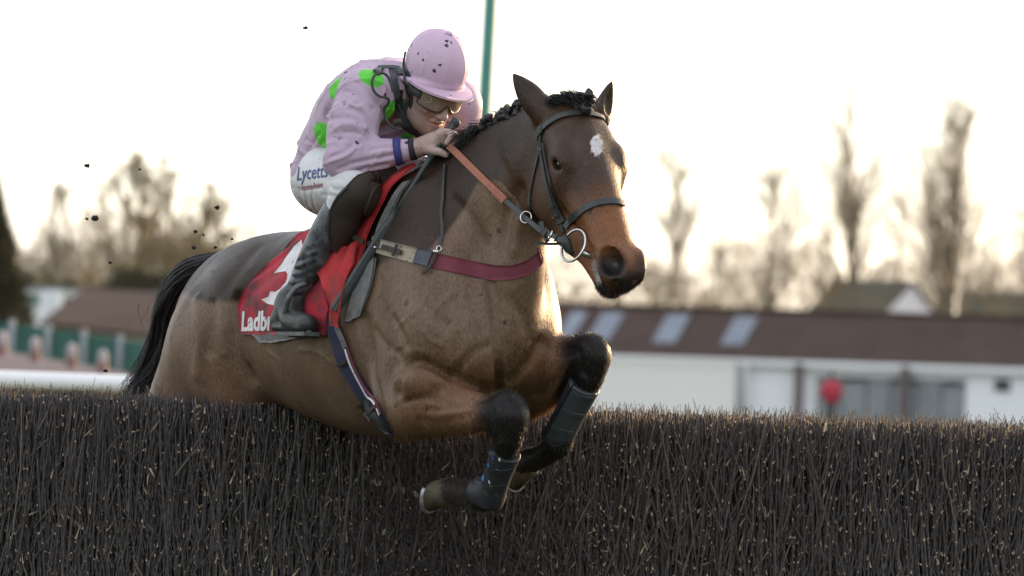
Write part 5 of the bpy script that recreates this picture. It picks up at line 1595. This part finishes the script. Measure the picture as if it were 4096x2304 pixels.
bit = mk('bit_ring', *torus(bc, nrm(np.array([-.72, -.62, .30])), .0475, .0040, 40, 8), m_metal, br_)
mk('mouthpiece', *tube([P(580.5, 252, bc[1] - .008), P(585, 253.5, bc[1] - .006), hd(.49, -.12, .0)], [.0095, .0105, .008], 10), m_metal, br_)
mk('bit_ring', *torus(bc + HL * .14, nrm(np.array([.72, .62, .1])), .0475, .0040, 32, 8), m_metal, br_)
mk('bit_guard', *tube([P(563, 236, bc[1] + .004), P(566, 243, bc[1] + .004), P(569, 250, bc[1] + .006), P(573, 255, bc[1] + .008)], [.012, .016, .012, .005], 8), m_leather, br_)

# reins: straight from bit to hand
yb = bc[1] - .002; yh = WR[1] - .075
def rline(u, v):
    t = (562 - u) / (562 - 446.0); y = yb + (yh - yb) * t
    h_ = FH.hit(u, v)
    return P(u, v, y if h_ is None else min(y, h_[1] - .016))
def flatstrap(name, pts, w, th, mat, par, face=None):
    pts = np.asarray(pts); tg = nrm(np.gradient(pts, axis=0)); nor = np.tile(nrm(CAM - pts.mean(0)) if face is None else face, (len(pts), 1))
    side = nrm(np.cross(nor, tg)); nor = nrm(np.cross(tg, side))
    v, f = band(pts, side, nor, w, th); return mk(name, v, f, mat, par, smooth=False)
rein = flatstrap('rein', [rline(562, 240.5), rline(551, 235), rline(540, 230), rline(530, 222), rline(520, 213), rline(512, 206.2), rline(503, 198.8)], .0145, .004, m_leather, br_)
flatstrap('rein_grip', catmull([rline(505, 200), rline(488, 184), rline(470, 166.5), rline(458, 154.5), rline(449, 146)], 3), .0215, .006, m_rubber, br_)
flatstrap('rein_grip', [rline(504.5, 201.5), rline(500, 197), rline(494, 191)], .0235, .0075, m_rubber, br_)
flatstrap('rein', catmull([P(571, 243, bc[1] + .13), P(560, 243.6, bc[1] + .11), P(548, 243.9, bc[1] + .10), P(536, 242.8, bc[1] + .10)], 3), .008, .004, m_leather, br_)
flatstrap('rein_stop', [rline(541, 222), rline(543, 232), rline(547.5, 241)], .014, .010, m_leather, br_)
for u, v in ((546, 232.5), (551, 235), (556, 237.5)):
    a = rline(u, v); mk('keeper', *tube([a + [-.004, -.006, -.012], a + [.004, -.007, .012]], .0032, 6), m_metal if u == 551 else m_leather, br_)
mk('martingale_ring', *torus(rline(526, 217.2) + [0, .004, 0], nrm(np.array([-.35, -.9, .1])), .0165, .0022, 28, 6), m_metal, br_)

# breast girth
bg = empty('breast_girth', H(495, 270), 'maroon breast girth round the horse chest with tan pad', 'harness')
FHs = [FH]
sheet('webbing', [(430, 252.5), (450, 256.5), (475, 262), (497, 265.5), (512, 265.5), (526, 261), (537, 253)], [(427, 266.5), (450, 272), (475, 277.5), (495, 280.5), (512, 279.5), (530, 274), (542, 264)], m_maroon, bg, FHs, .004, 30, 5, .004, 1)
sheet('webbing', [(537.2, 250), (538.5, 247.5)], [(542, 263), (542.5, 259)], m_maroon, bg, FHs, .004, 4, 4, .004, 1)
sheet('pad', [(374, 236.5), (385, 240), (400, 244), (420, 249)], [(372, 251.5), (385, 255.5), (400, 259.5), (416, 264)], m_tan, bg, FHs, .007, 14, 5, .005, 2)
sheet('patch', [(419, 248.6), (434, 252.2)], [(414.3, 263.2), (428.6, 266.9)], m_navypatch, bg, FHs, .010, 8, 6, .005, 2)
strap('strap', [(371, 245), (380, 246.5), (392, 249.5), (405, 253.8)], .015, m_brownleather, bg, FHs, .015, .004)
strap('keeper', [(401.5, 246), (397.5, 257.5)], .009, m_brownleather, bg, FHs, .018, .005, n=5)
strap('buckle', [(386.3, 245.5), (385.2, 250)], .009, m_metal, bg, FHs, .018, .004, n=3)
strap('buckle', [(379, 248.3), (382.5, 249.4)], .004, m_metal, bg, FHs, .018, .004, n=3)
strap('neck_strap', [(446, 165), (445, 180), (443.5, 200), (441.5, 215), (442.3, 228), (441.6, 238), (439.3, 248)], .0095, m_leather, bg, FHs, .006, .004)
strap('neck_strap', [(439.5, 249), (437, 257), (433, 266), (428, 272), (424.5, 275)], .012, m_brownleather, bg, FHs, .014, .004)
strap('buckle', [(434.5, 253.8), (440, 254.6)], .006, m_metal, bg, FHs, .019, .004, n=3)
mk('ring', *torus(FH.hit(439, 248.5) + nrm(CAM - FH.hit(439, 248.5)) * .018, [0, -1, .1], .007, .0022, 18, 6), m_metal, bg)

# ================================================================== rider meshes
FR = sculpt_rider(.003); FS = sculpt_silks(.004); FBr = sculpt_breeches(.004); FBo = sculpt_boot(False); FBf = sculpt_boot(True)
FHe = sculpt_helmet(.0025)
m_skin = material('skin', (.46, .235, .175), .5, (.38, .18, .135), nscale=22, sub=.05, bump=.35, bscale=190, bdist=.001, mud=((.09, .06, .045), 170, .26), attrs=(('glove', (.36, .29, .27), .3, .7), ('ruddy', (.45, .17, .13), .0, 1.6), ('stubble', (.24, .14, .11), .0, 2.2), ('gap_shade', (.05, .035, .03), .1, 1.0), ('lips', (.36, .16, .135), .2, .9)))
V, Q = FR.mesh()
hq = (V - JC) @ JB
lips = np.clip((.0115 - np.abs(hq[:, 2] + .068)) / .004, 0, 1) * np.clip((.024 - np.abs(hq[:, 1])) / .005, 0, 1) * (hq[:, 0] > .070)
glove = np.clip((np.linalg.norm(V - WR, axis=1) < .22) * 1.0, 0, 1) * ((V - WR) @ nrm(WR - EL) > -.03)
gap_shade = np.zeros(len(V))  # crease shade between the fingers, painted dark into the skin colour
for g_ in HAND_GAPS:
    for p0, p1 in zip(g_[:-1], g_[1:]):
        d = p1 - p0; t = np.clip(((V - p0) @ d) / (d @ d), 0, 1); gap_shade = np.maximum(gap_shade, np.clip((.0055 - np.linalg.norm(V - p0 - np.outer(t, d), axis=1)) / .003, 0, 1))
ruddy = np.max([np.clip(1 - np.linalg.norm(V - jh(.08, .042 * s_, -.028), axis=1) / .03, 0, 1) for s_ in (1, -1)] + [np.clip(1 - np.linalg.norm(V - jh(.11, 0, -.036), axis=1) / .02, 0, 1)], axis=0)
stub = np.clip((-.045 - hq[:, 2]) / .02, 0, 1) * (hq[:, 0] > .0) * (np.linalg.norm(V - JC, axis=1) < .16)
person = mk('person', V, Q, m_skin, base=H(330, 178), attrs={'gap_shade': gap_shade, 'ruddy': ruddy, 'stubble': stub,'glove': glove * .55, 'lips': lips})
tag(person, 'rider in pink silks with green spots crouching over the horse', 'person')
m_silk = material('pink_silk', (.56, .42, .54), .58, (.50, .37, .50), nscale=6, bump=.45, bscale=16, bdist=.014, sheen=.1, transl=.12,
                  attrs=(('spot', (.11, .62, .04), -.0015, .0015),), mud=((.045, .028, .035), 62, .17))
V, Q = FS.mesh()
spots = [(372, 75.5, .040), (337, 88, .038), (322, 136, .043), (389, 113, .044), (406, 137, .030), (356, 57, .03), (310, 112, .03)]
sd_ = np.full(len(V), -1.0)
for u, v, r in spots:
    h_ = FS.hit(u, v)
    if h_ is None: continue
    # keep arms free of the body's spots
    d = r - np.linalg.norm(V - h_, axis=1)
    onarm = np.min([np.linalg.norm(V - (SH + (EL - SH) * t), axis=1) for t in np.linspace(.25, 1, 12)], axis=0)
    if (u, v) in ((322, 136), (389, 113)): d = np.minimum(d, onarm - .078)
    sd_ = np.maximum(sd_, d)
# loose cloth: crisp irregular folds pushed out of the surface
_rg = np.random.RandomState(33); _g = FS.grad(V); _d = np.zeros(len(V))
_wp = .35 * np.sin(V @ np.array([17., 11, 13]) + 1) + .35 * np.sin(V @ np.array([-9., 19, 8]))
for _k in range(5):
    kd = nrm(_rg.normal(0, 1, 3)) * _rg.uniform(26, 46)
    ph = V @ kd + 1.9 * _wp + _rg.uniform(0, 6)
    _d += .0062 * (1 - np.abs(np.sin(ph))) ** 5 * np.clip(np.sin(V @ (_rg.normal(0, 1, 3) * 8) + _rg.uniform(0, 6)) * 1.2, 0, 1)
_d *= np.clip((np.linalg.norm(V - WR, axis=1) - .05) / .06, 0, 1)
V = V + _g * _d[:, None]
silks = mk('silks', V, Q, m_silk, person, attrs={'spot': sd_})
m_breech = material('white_breeches', (.60, .60, .62), .6, (.53, .525, .54), nscale=9, bump=.35, bscale=22, mud=((.06, .05, .055), 95, .12))
V, Q = FBr.mesh(); breeches = mk('breeches', V, Q, m_breech, person)
m_boot = material('muddy_boot', (.035, .036, .040), .42, (.115, .125, .15), nscale=30, detail=12, bump=.5, bscale=70, bdist=.004, mud=((.012, .010, .010), 90, .4), contrast=(.42, .66))
m_toe = material('boot_foot', (.016, .016, .017), .45, (.045, .044, .045), nscale=30, bump=.4, bscale=90, bdist=.003)
def bootmesh(F, an):
    V, Q = F.mesh()
    mi = (V[Q].mean(1)[:, 2] < an[2] + .02).astype(int)
    return mk('riding_boot', V, Q, None, person, mats=[m_boot, m_toe], midx=mi)
boot1 = bootmesh(FBo, AN); boot2 = bootmesh(FBf, ANF)
m_cap = material('pink_cap', (.56, .40, .53), .6, (.51, .36, .49), nscale=7, bump=.3, bscale=24, bdist=.008, mud=((.030, .016, .028), 60, .42))
for s_ in (-62, -20, 22, 64, 110, 150, 200):
    a = math.radians(s_)
    pts_ = [jh(.112 * math.sin(t) * math.cos(a), .088 * math.sin(t) * math.sin(a), .089 + .101 * math.cos(t)) for t in np.linspace(.12, 1.75, 14)]
    FHe.crease(pts_, .0035, -.0014, 2)
V, Q = FHe.mesh(); helmet = mk('helmet', V, Q, m_cap, person)
mk('button', *uvsphere(jh(.012, 0, .192), (.012, .012, .006), JB, 12, 8), m_cap, helmet)
# peak
pk = []; 
for a in np.radians(np.linspace(-78, 78, 27)):
    ca, sa = math.cos(a), math.sin(a)
    zi = .051 + .012 * (ca - .6); e = .050 * max(ca, 0) ** .55
    for t in np.linspace(0, 1, 5):
        pk.append(jh((.107 + e * t) * ca + .012 * t * ca, (.084 + e * t * .75) * sa, zi - .006 - .003 * t * t))
pk = np.array(pk).reshape(27, 5, 3)
nn = np.tile(JU, (27, 5, 1))
peak = slab('peak', pk, nn, .005, m_cap, helmet)
# dark hood under the helmet: cheeks, ears and neck
m_hood = material('dark_hood', (.022, .026, .030), .6, (.05, .055, .06), nscale=40, bump=.4, bscale=120, bdist=.003)
FK = Field(J_BOX['lo'], J_BOX['hi'], .003, TB, HO)
FK.ell(jh(-.012, 0, .03), (.100, .081, .100), JB)
FK.chain([jh(.030, 0, -.02), jh(.040, 0, -.065), jh(.045, 0, -.088)], [.063, .052, .036], JR, [.068, .056, .036], k=.03, n=5)
FK.chain([H(396, 93), jh(-.045, 0, -.06)], [.060, .060], k=.04)
FK.chain([jh(-.01, .055, -.05), jh(.0, .04, -.105), jh(.02, .0, -.125)], [.03, .026, .022], k=.02)
FK.clip(jh(.022, 0, 0), nrm(JF * .97 + JU * .10), jh(0, 0, -.02), .25)
FK.clip(jh(0, 0, .07), JU, jh(0, 0, .1), .2)
FK.crease([jh(.0, .08, .03), jh(.01, .075, -.02), jh(.02, .055, -.08)], .008, .006)
FK.crease([jh(-.03, .075, .0), jh(-.02, .07, -.05), jh(.0, .05, -.1)], .008, -.005)
V, Q = FK.mesh(); hood = mk('hood', V, Q, m_hood, person)
for q, w in (([(378, 70), (388, 69.5), (398, 70.5), (405, 76)], .020), ([(392, 72), (394, 86), (398, 102), (404, 118), (408, 126)], .022), ([(408, 52), (406.4, 62), (406, 72), (407.5, 84), (410.5, 100)], .005), ([(374.5, 74), (380.5, 70.5)], .020)):
    strap('hood_strap', q, w, m_hood, hood, [FHe, FK, FS], .008, .006, seg=5, smooth=4)
yt = FS.hit(385, 100); yt = (yt[1] if yt is not None else -.4) - .03
tp = [(380, 74), (375, 75), (372, 82), (374, 91), (380, 96.5), (386, 97.5), (389, 100.5), (387.5, 104.5), (384.5, 108), (384.6, 115), (387, 121), (392, 126.5), (397, 128.5), (402, 129.5)]
mk('drink_tube', *tube(catmull([P(u, v, yt - .02 * math.sin(i * .5)) for i, (u, v) in enumerate(tp)], 4), .0042, 8), m_hood, hood)
mk('drink_tube', *tube(catmull([P(u, v, yt) for u, v in ((379, 73), (384, 73.5), (388, 77), (391, 84), (393, 92))], 4), .0042, 8), m_hood, hood)
mk('bite_valve', *tube([P(395, 123, yt - .02), P(401, 121, yt - .03)], [.011, .009], 10), m_brownleather, hood)
# goggles
m_lens = bpy.data.materials.new('dusty_lens'); m_lens.use_nodes = True
_b = m_lens.node_tree.nodes['Principled BSDF']; _b.inputs['Base Color'].default_value = (.30, .235, .19, 1); _b.inputs['Roughness'].default_value = .18
_t = m_lens.node_tree.nodes.new('ShaderNodeBsdfTransparent'); _t.inputs[0].default_value = (.9, .8, .7, 1); _x = m_lens.node_tree.nodes.new('ShaderNodeMixShader')
_nz = m_lens.node_tree.nodes.new('ShaderNodeTexNoise'); _nz.inputs['Scale'].default_value = 55; _mr = m_lens.node_tree.nodes.new('ShaderNodeMapRange'); _mr.inputs[1].default_value = .35; _mr.inputs[2].default_value = .65; _mr.inputs[3].default_value = .45; _mr.inputs[4].default_value = .9
_L = m_lens.node_tree.links; _L.new(_nz.outputs[0], _mr.inputs[0]); _L.new(_mr.outputs[0], _x.inputs[0]); _L.new(_t.outputs[0], _x.inputs[1]); _L.new(_b.outputs[0], _x.inputs[2]); _L.new(_x.outputs[0], m_lens.node_tree.nodes['Material Output'].inputs['Surface'])
def gpt(a, z):
    ca, sa = math.cos(a), math.sin(a)
    return jh(.030 + .083 * ca, .082 * sa, z)
aa = np.radians(np.linspace(-66, 66, 31))
top = [gpt(a, .036 - .006 * abs(math.sin(a))) for a in aa]
bot = [gpt(a, -.024 + .024 * math.exp(-(a / .20) ** 2) + .014 * abs(math.sin(a)) ** 3) for a in aa]
X = np.array([[t_ * (1 - s) + b_ * s for s in np.linspace(0, 1, 6)] for t_, b_ in zip(top, bot)])
nn = nrm(X - jh(.03, 0, .01)); X = X + nn * (.004 * np.sin(np.linspace(0, math.pi, 6))[None, :, None])
gog = empty('goggles', jh(.11, 0, .01)); gog.parent = person; gog.location = Vector(jh(.11, 0, .01) - org(person))
slab('lens', X, nn, .002, m_lens, gog)
m_frame = material('goggle_frame', (.035, .026, .022), .4)
mk('frame', *tube(np.vstack([top, bot[::-1], top[:1]]), .0038, 6), m_frame, gog)
for s in (1, -1):
    mk('vent', *torus(gpt(math.radians(44) * s, .010) + nrm(gpt(math.radians(44) * s, .010) - jh(.03, 0, .01)) * .003, nrm(gpt(math.radians(44) * s, .01) - jh(.03, 0, .01)), .0105, .0022, 20, 6), m_tan, gog)
mk('strap', *band(np.array([gpt(math.radians(a), .012) + nrm(gpt(math.radians(a), .012) - jh(0, 0, .012)) * .006 for a in range(62, 121, 6)]), np.tile(JU, (10, 1)), np.array([nrm(gpt(math.radians(a), .012) - jh(0, 0, .012)) for a in range(62, 121, 6)]), .022, .003), m_hood, gog)
# wrist band and cuff on the near sleeve
m_blue = material('blue_band', (.030, .032, .16), .7, (.04, .045, .19), nscale=40)
m_cuff = material('dark_cuff', (.022, .018, .030), .85)
axw = nrm(WR - EL)
def cuff(name, t0, t1, r0, r1, mat):
    e1 = nrm(np.cross(axw, [0, 0, 1.0])); e2 = np.cross(axw, e1)
    rows = []
    for t, r in ((t0, r0 * .97), (t0, r0), (t1, r1), (t1, r1 * .85)):
        rows.append([EL + axw * t + (e1 * math.cos(a) + e2 * math.sin(a)) * r for a in np.linspace(0, 2 * math.pi, 28, endpoint=False)])
    V = np.vstack(rows); k = 28
    return mk(name, V, [(i * k + j, i * k + (j + 1) % k, (i + 1) * k + (j + 1) % k, (i + 1) * k + j) for i in range(3) for j in range(k)], mat, silks)
Lw = np.linalg.norm(WR - EL)
cuff('wrist_band', Lw - .056, Lw - .034, .0425, .0405, m_blue)
cuff('cuff', Lw - .012, Lw + .006, .034, .032, m_cuff)
# breeches lettering
bv = bvh_of([breeches])
def lay(txt, u0, v0, du, dv, sx, sy, mat, par, bvh, bold=.0, shear=0.0, off=.0018):
    """text: baseline start (u0, v0), baseline slope dv/du, x and y scale in pixels per font unit"""
    uv, tr = text2d(txt, .16, bold, shear)
    q = np.stack([u0 + uv[:, 0] * sx, v0 + uv[:, 0] * sx * dv / du - uv[:, 1] * sy], 1)
    return decal('lettering', q, tr, bvh, mat, par, off)
m_ink = material('blue_print', (.035, .075, .22), .7); m_redink = material('red_print', (.33, .05, .07), .7)
lay('Lycetts', 296.5, 180.5, 28, -3.2, 10.8, 19.0, m_ink, breeches, bv, .010, .2)
lay('Insurance Brokers', 302.0, 190.5, 22, -3.4, 2.85, 8.6, m_redink, breeches, bv, .008)
# ================================================================== number cloth, saddle, girth
SU = [FH, FBr, FBo]
ncl = empty('number_cloth', H(330, 240), 'red number cloth with white numeral and lettering under the saddle', 'saddle cloth')
rear = sheet('cloth', [(300, 238), (288, 250), (270, 265), (250, 283), (244.5, 291), (240.5, 305), (240, 318), (241.5, 334.5)], [(345, 215), (345, 235), (342, 255), (338, 270), (335, 285), (333, 300), (331, 318), (330, 335)], m_clothred, ncl, [FH], .010, 30, 26, .004, 4, .0024, 4)
rb = bvh_of([rear])
uv, tr = poly2d([(294, 247), (285.5, 259), (282.5, 264), (274.5, 273.5), (280, 272.5), (286, 271.5), (288, 274), (287.5, 279), (286, 283), (280, 289.5), (276, 292), (271, 291.5), (269, 297), (262, 299.5), (268, 304), (275, 305.5), (281, 304), (295, 297), (308, 280), (306, 266), (298, 260), (304, 252), (302, 240)], 3)
decal('numeral', uv, tr, rb, m_print, ncl, .002)
lay('Ladbrokes', 241.3, 330.5, 30, -1.0, 13.4, 26.5, m_print, ncl, rb, .035, .12, .002)
front = sheet('cloth', [(420, 168), (407, 172), (395, 182), (386, 190), (375, 203), (366, 218), (360, 234), (352, 243), (338, 250), (317, 261)], [(418, 172), (410, 177), (402, 185), (396, 190), (388, 205), (380, 222), (372, 240), (370, 250), (366, 262), (357, 285)], m_scarlet, ncl, [FH, FBr], .022, 40, 12, .004, 4, .0010, 5)
low = sheet('cloth', [(317, 261), (321, 270), (326, 282), (331, 292), (336, 301), (339, 318), (341, 325)], [(369, 247), (364, 262), (358, 278), (355.5, 288), (352, 305), (349.5, 318), (347.5, 328)], m_scarlet, ncl, [FH], .034, 26, 16, .004, 3, .0065, 9)
pad_ = empty('weight_cloth', H(360, 250), 'worn grey leather weight pad showing below the red cloth', 'saddle pad')
sheet('panel', [(377, 258), (371, 264), (362, 276), (355, 292), (350, 312), (347.5, 323)], [(378.5, 260), (376.5, 272), (373.5, 287), (368.5, 301), (363, 314), (350, 323.5)], m_greyleather, pad_, [FH], .014, 20, 10, .007, 3)
sheet('strip', [(404, 184), (396, 194), (387, 210), (380, 226), (374, 246)], [(412, 182), (402, 194), (394, 212), (388, 228), (383, 240)], m_greyleather, pad_, [FH], .010, 16, 6, .006, 2)
sheet('panel', [(252, 333), (270, 329), (290, 331), (310, 332)], [(262, 342), (275, 342.5), (290, 340), (316, 335)], m_greyleather, pad_, [FH], .012, 14, 6, .006, 2)

sa = empty('saddle', H(365, 190), 'small dark brown racing saddle with flap over the rider knee', 'saddle')
FL_ = sheet('flap', [(389, 172), (370, 173), (355, 178), (345, 189), (338, 196), (331, 208), (327.5, 225), (329, 240), (332, 252)], [(392, 178), (386, 188), (376, 199), (369, 210), (363, 221), (361, 230), (359, 236), (353, 242.5), (336, 253)], m_brownleather, sa, [FH, FBr, FBo], .016, 26, 12, .006, 6)
sheet('knee_roll', [(383, 172.5), (376, 178), (368, 189), (361, 206), (358, 222)], [(391, 174), (387, 185), (378, 196), (370, 210), (364, 222)], m_brownleather, sa, [FH, FBr, FBo], .028, 18, 8, .014, 5)
mk('pommel', *tube(catmull([H(385, 176, .03), H(372, 184, .02), H(352, 200, .02), H(335, 212, .03)], 4), [.05] * 13, 12), m_brownleather, sa)
mk('welt', *tube(catmull([FH.hit(*q) if False else P(q[0], q[1], min([F.hit(*q)[1] for F in (FH, FBr, FBo) if F.hit(*q) is not None]) - .022) for q in ((347, 187.5), (339, 196), (331.8, 208), (328.2, 225), (329.5, 240), (332.2, 251))], 3), .003, 6), m_leather, sa)
strap('strap', [(350, 239), (357, 241), (366, 243.5), (373, 246)], .012, m_brownleather, sa, [FH], .036, .004)
strap('strap', [(352.5, 234.5), (358, 237.5), (365, 241), (372, 245)], .010, m_brownleather, sa, [FH], .034, .004)
gi = sheet('girth', [(322, 272), (324.5, 290), (326, 310), (330, 336), (336, 355), (343, 372), (352, 386), (362, 402), (373, 417), (386, 429), (394, 436)], [(332, 272), (334, 290), (338, 310), (341, 328), (348, 343), (353, 357), (360, 372), (369, 388), (378, 403), (386, 417), (394, 432)], m_navy, sa, [FH], .010, 36, 6, .005, 3)
strap('girth_edge', [(349.5, 348), (354, 362), (361, 376), (370, 391), (377.5, 403), (384, 414)], .006, m_print, sa, [FH], .018, .003)
strap('girth_edge', [(351.8, 347), (356.5, 361), (363.5, 375), (372.2, 390), (379.5, 402), (386, 413)], .006, m_maroon, sa, [FH], .018, .004)
strap('girth_strap', [(341, 326), (346, 337), (350, 347)], .020, m_greyleather, sa, [FH], .019, .004)
for q in ([(341, 364.5), (351, 360)], [(361, 404), (371, 397.5)], [(371, 414), (381, 407)]): strap('keeper', q, .011, m_brownleather, sa, [FH], .021, .005, n=5)
sheet('buckle_guard', [(362, 402), (372, 417), (388, 431)], [(371, 398), (380, 410), (393, 430)], m_leather, sa, [FH], .019, 10, 5, .006, 2)
# stirrup: leathers and iron on the near foot
ty = P(300, 300, AN[1])[1]
iron_c = P(296, 322, AN[1] - .06)
m_iron = material('stirrup_metal', (.16, .165, .17), .5, (.08, .08, .085), nscale=40, metal=.6)
ip = [P(307, 283, AN[1] - .075), P(297, 287, AN[1] - .085), P(289, 297, AN[1] - .09), P(285.5, 310, AN[1] - .08), P(284.5, 322, AN[1] - .06), P(288, 333, AN[1] - .05), P(300, 335, AN[1] - .11), P(310, 333, AN[1] - .17)]
st1 = mk('stirrup', *tube(catmull(ip, 4), .0085, 8), m_iron, sa)
mk('tread', *beam(P(283, 334, AN[1] - .03), P(312, 334, AN[1] - .17), .055, .012), m_iron, st1, smooth=False)
for o in (0, 2.2, 4.4):
    flatstrap('stirrup_leather', [P(307 + o * .4, 285 - o * .3, AN[1] - .075), P(313 + o * .5, 272, AN[1] - .06), P(319 + o * .4, 262 + o * .3, AN[1] - .045), P(326, 250, AN[1] - .02)], .006, .003, m_brownleather, sa)
mk('stirrup_leather', *tube(catmull([P(307, 285, AN[1] - .07), P(314, 286, AN[1] - .05), P(319, 280, AN[1] - .04), P(322, 268, AN[1] - .03)], 4), .0035, 6), m_brownleather, sa)

# ================================================================== whip
wy = WR[1] - .045
m_whip = material('whip_cover', (.028, .036, .038), .5, (.045, .055, .056), nscale=60, bump=.5, bscale=260, bdist=.001)
w0 = P(457, 120.5, wy + .015); w1 = P(430, 158, wy - .02); w2 = P(399, 208, wy - .05); w3 = P(334, 310.5, -.36 - .06)
fy_ = FH.hit(334, 310)
w3 = P(334, 310.5, min(w3[1], fy_[1] - .07))
wh = empty('whip', w1, 'black riding whip held across the saddle in the near hand', 'whip')
wl = lambda a, b, t: a + (b - a) * t
mk('grip', *tube([w0, wl(w0, w1, .06), wl(w0, w1, .1), wl(w0, w1, .5), w1], [.0135, .015, .0115, .0105, .0105], 12), m_whip, wh)
mk('cap', *tube([w0 + (w0 - w1) * .02, w0, wl(w0, w1, .12), wl(w0, w1, .13)], [.010, .0145, .0145, .011], 12), m_hood, wh)
mk('shaft', *tube([w1, wl(w1, w2, .15), wl(w1, w2, .5), w2], [.0105, .0085, .0075, .0085], 10), m_whip, wh)
ax_ = nrm(w3 - w2); sd = nrm(np.cross(ax_, CAM - w2)); nn_ = np.cross(sd, ax_)
fp = [wl(w2, w3, t) for t in np.linspace(0, 1, 12)]
rings = []
for i, p in enumerate(fp):
    wd = .0085 + .0075 * min(1, i / 2.0)
    for a in np.linspace(0, 2 * math.pi, 12, endpoint=False): rings.append(p + sd * math.cos(a) * wd + nn_ * math.sin(a) * .010)
k = 12; V_ = np.array(rings)
mk('padding', V_, [(i * k + j, i * k + (j + 1) % k, (i + 1) * k + (j + 1) % k, (i + 1) * k + j) for i in range(11) for j in range(k)] + [tuple(range(k)), tuple(11 * k + j for j in range(k))[::-1]], m_whip, wh)
mk('seam', *tube([p + sd * .006 + nn_ * (.010 if (nn_ @ (CAM - p)) > 0 else -.010) for p in fp[2:]], .0012, 5), m_hood, wh)

# ================================================================== leg boots
m_lb = material('dark_leg_boot', (.013, .014, .020), .5, (.021, .022, .029), nscale=30, bump=.3, bscale=300, bdist=.001, mud=((.07, .055, .042), 120, .12))
m_shell = material('grey_shell', (.030, .036, .040), .38, (.045, .052, .057), nscale=14)
m_bluemark = material('blue_mark', (.05, .22, .62), .5); m_wh = material('pale_mark', (.6, .6, .6), .6)
k1 = P(506, 452, kn[1] + .05); f1 = P(489, 499, ft1[1] + .005)
FL1 = Field((-.6, -.45, .55), (.85, .6, 1.7), .004, np.column_stack([HF, HR, HZ]), HO)
FL1.chain([k1, k1 * .5 + f1 * .5, f1], [.0455, .041, .045], k=.01, n=6)
FL1.ell(P(478, 492, f1[1]), (.035, .035, .04), k=.03)
ax_ = nrm(f1 - k1)
FL1.clip(k1 + ax_ * .0, -ax_, k1, .12); FL1.clip(f1 + ax_ * .012, ax_, f1, .12)
lb = empty('leg_boot', k1, 'dark tendon boot with blue marks on the near foreleg', 'leg boot', 'tendon boots on the forelegs')
V, Q = FL1.mesh(); lb1 = mk('shell', V, Q, m_lb, lb)
bvl = bvh_of([lb1])
for u, v, h_ in ((493.2, 456, 4.6), (488.6, 467, 4.6), (483.4, 478, 4.6)):
    uv, tr = poly2d([(u - .9, v), (u + .2, v - h_), (u + 1.0, v), (u - .1, v + h_ * .9)], 1.2); decal('blue_mark', uv, tr, bvl, m_bluemark, lb, .0015)
for u, v, s_ in ((499, 459, 1.0), (497, 470, .5), (489, 482, .8)):
    uv, tr = poly2d([(u - .6 * s_, v - 2.4 * s_), (u + 1.2 * s_, v - 1.8 * s_), (u + 1.6 * s_, v + 2.4 * s_), (u, v + 1.6 * s_)], 1.2); decal('pale_mark', uv, tr, bvl, m_wh, lb, .0015)
for q in ([(489, 452), (497, 456), (507, 457.5), (516, 455)], [(482, 466), (491, 470), (501, 472), (511, 470)], [(475, 481), (485, 486), (495, 488), (505, 486)]):
    strap('fastening', q, .016, m_lb, lb, [FL1], .002, .004)
strap('rim', [(497, 447.5), (503, 450.5), (510, 450.5), (518, 446)], .007, m_shell, lb, [FL1], .002, .005)
k2 = P(585, 384, fk[1] + .02); f2 = P(557, 439, ff1[1] + .0)
FL2 = Field((-.6, -.65, .55), (.95, .6, 1.8), .004, np.column_stack([HF, HR, HZ]), HO)
FL2.chain([k2, k2 * .5 + f2 * .5, f2], [.048, .045, .046], k=.01, n=6)
ax_ = nrm(f2 - k2)
FL2.clip(k2, -ax_, k2, .12); FL2.clip(f2 + ax_ * .005, ax_, f2, .12)
lb2_ = empty('leg_boot', k2, 'smooth grey tendon boot on the raised far foreleg', 'leg boot', 'tendon boots on the forelegs')
V, Q = FL2.mesh(); mk('shell', V, Q, m_shell, lb2_)
strap('rim', [(575.5, 377.5), (583, 382), (590, 385.5), (597, 387)], .010, m_lb, lb2_, [FL2], .003, .007)
strap('rim', [(541, 437), (549, 440.5), (558, 442), (568, 440.5)], .008, m_lb, lb2_, [FL2], .003, .006)
for q in ([(572, 392), (580, 397), (592, 399)], [(562, 409), (571, 414), (583, 416)], [(552, 426), (561, 431), (573, 433)]):
    strap('fastening', q, .014, m_shell, lb2_, [FL2], .002, .004)
strap('closure', [(573, 382), (566, 395), (558, 410), (550, 425), (543, 436)], .016, m_lb, lb2_, [FL2], .003, .006)

# clods of turf thrown up
m_mud = material('turf_clod', (.016, .014, .014), .95)
for i, (u, v, s_) in enumerate(((306, 28, .010), (87.5, 165.5, .012), (95, 218.5, .015), (217.5, 207.5, .011), (194, 247.5, .010), (195.5, 231.5, .008), (204, 235, .006), (215, 247.5, .007), (110, 262.5, .008), (87, 219, .007), (105.5, 371, .009), (140, 169.5, .006), (232, 239, .006))):
    c = P(u, v, .3 + .5 * math.sin(i * 2.3))
    o = mk('turf_clod', *uvsphere(c, np.array([1, .8, .7]) * s_ * .8, n=8, m=6, noise=.3, seed=i), m_mud, base=c)
    tag(o, 'small dark clod of turf flying in the air behind the horse', 'turf clod', 'clods of turf thrown up')
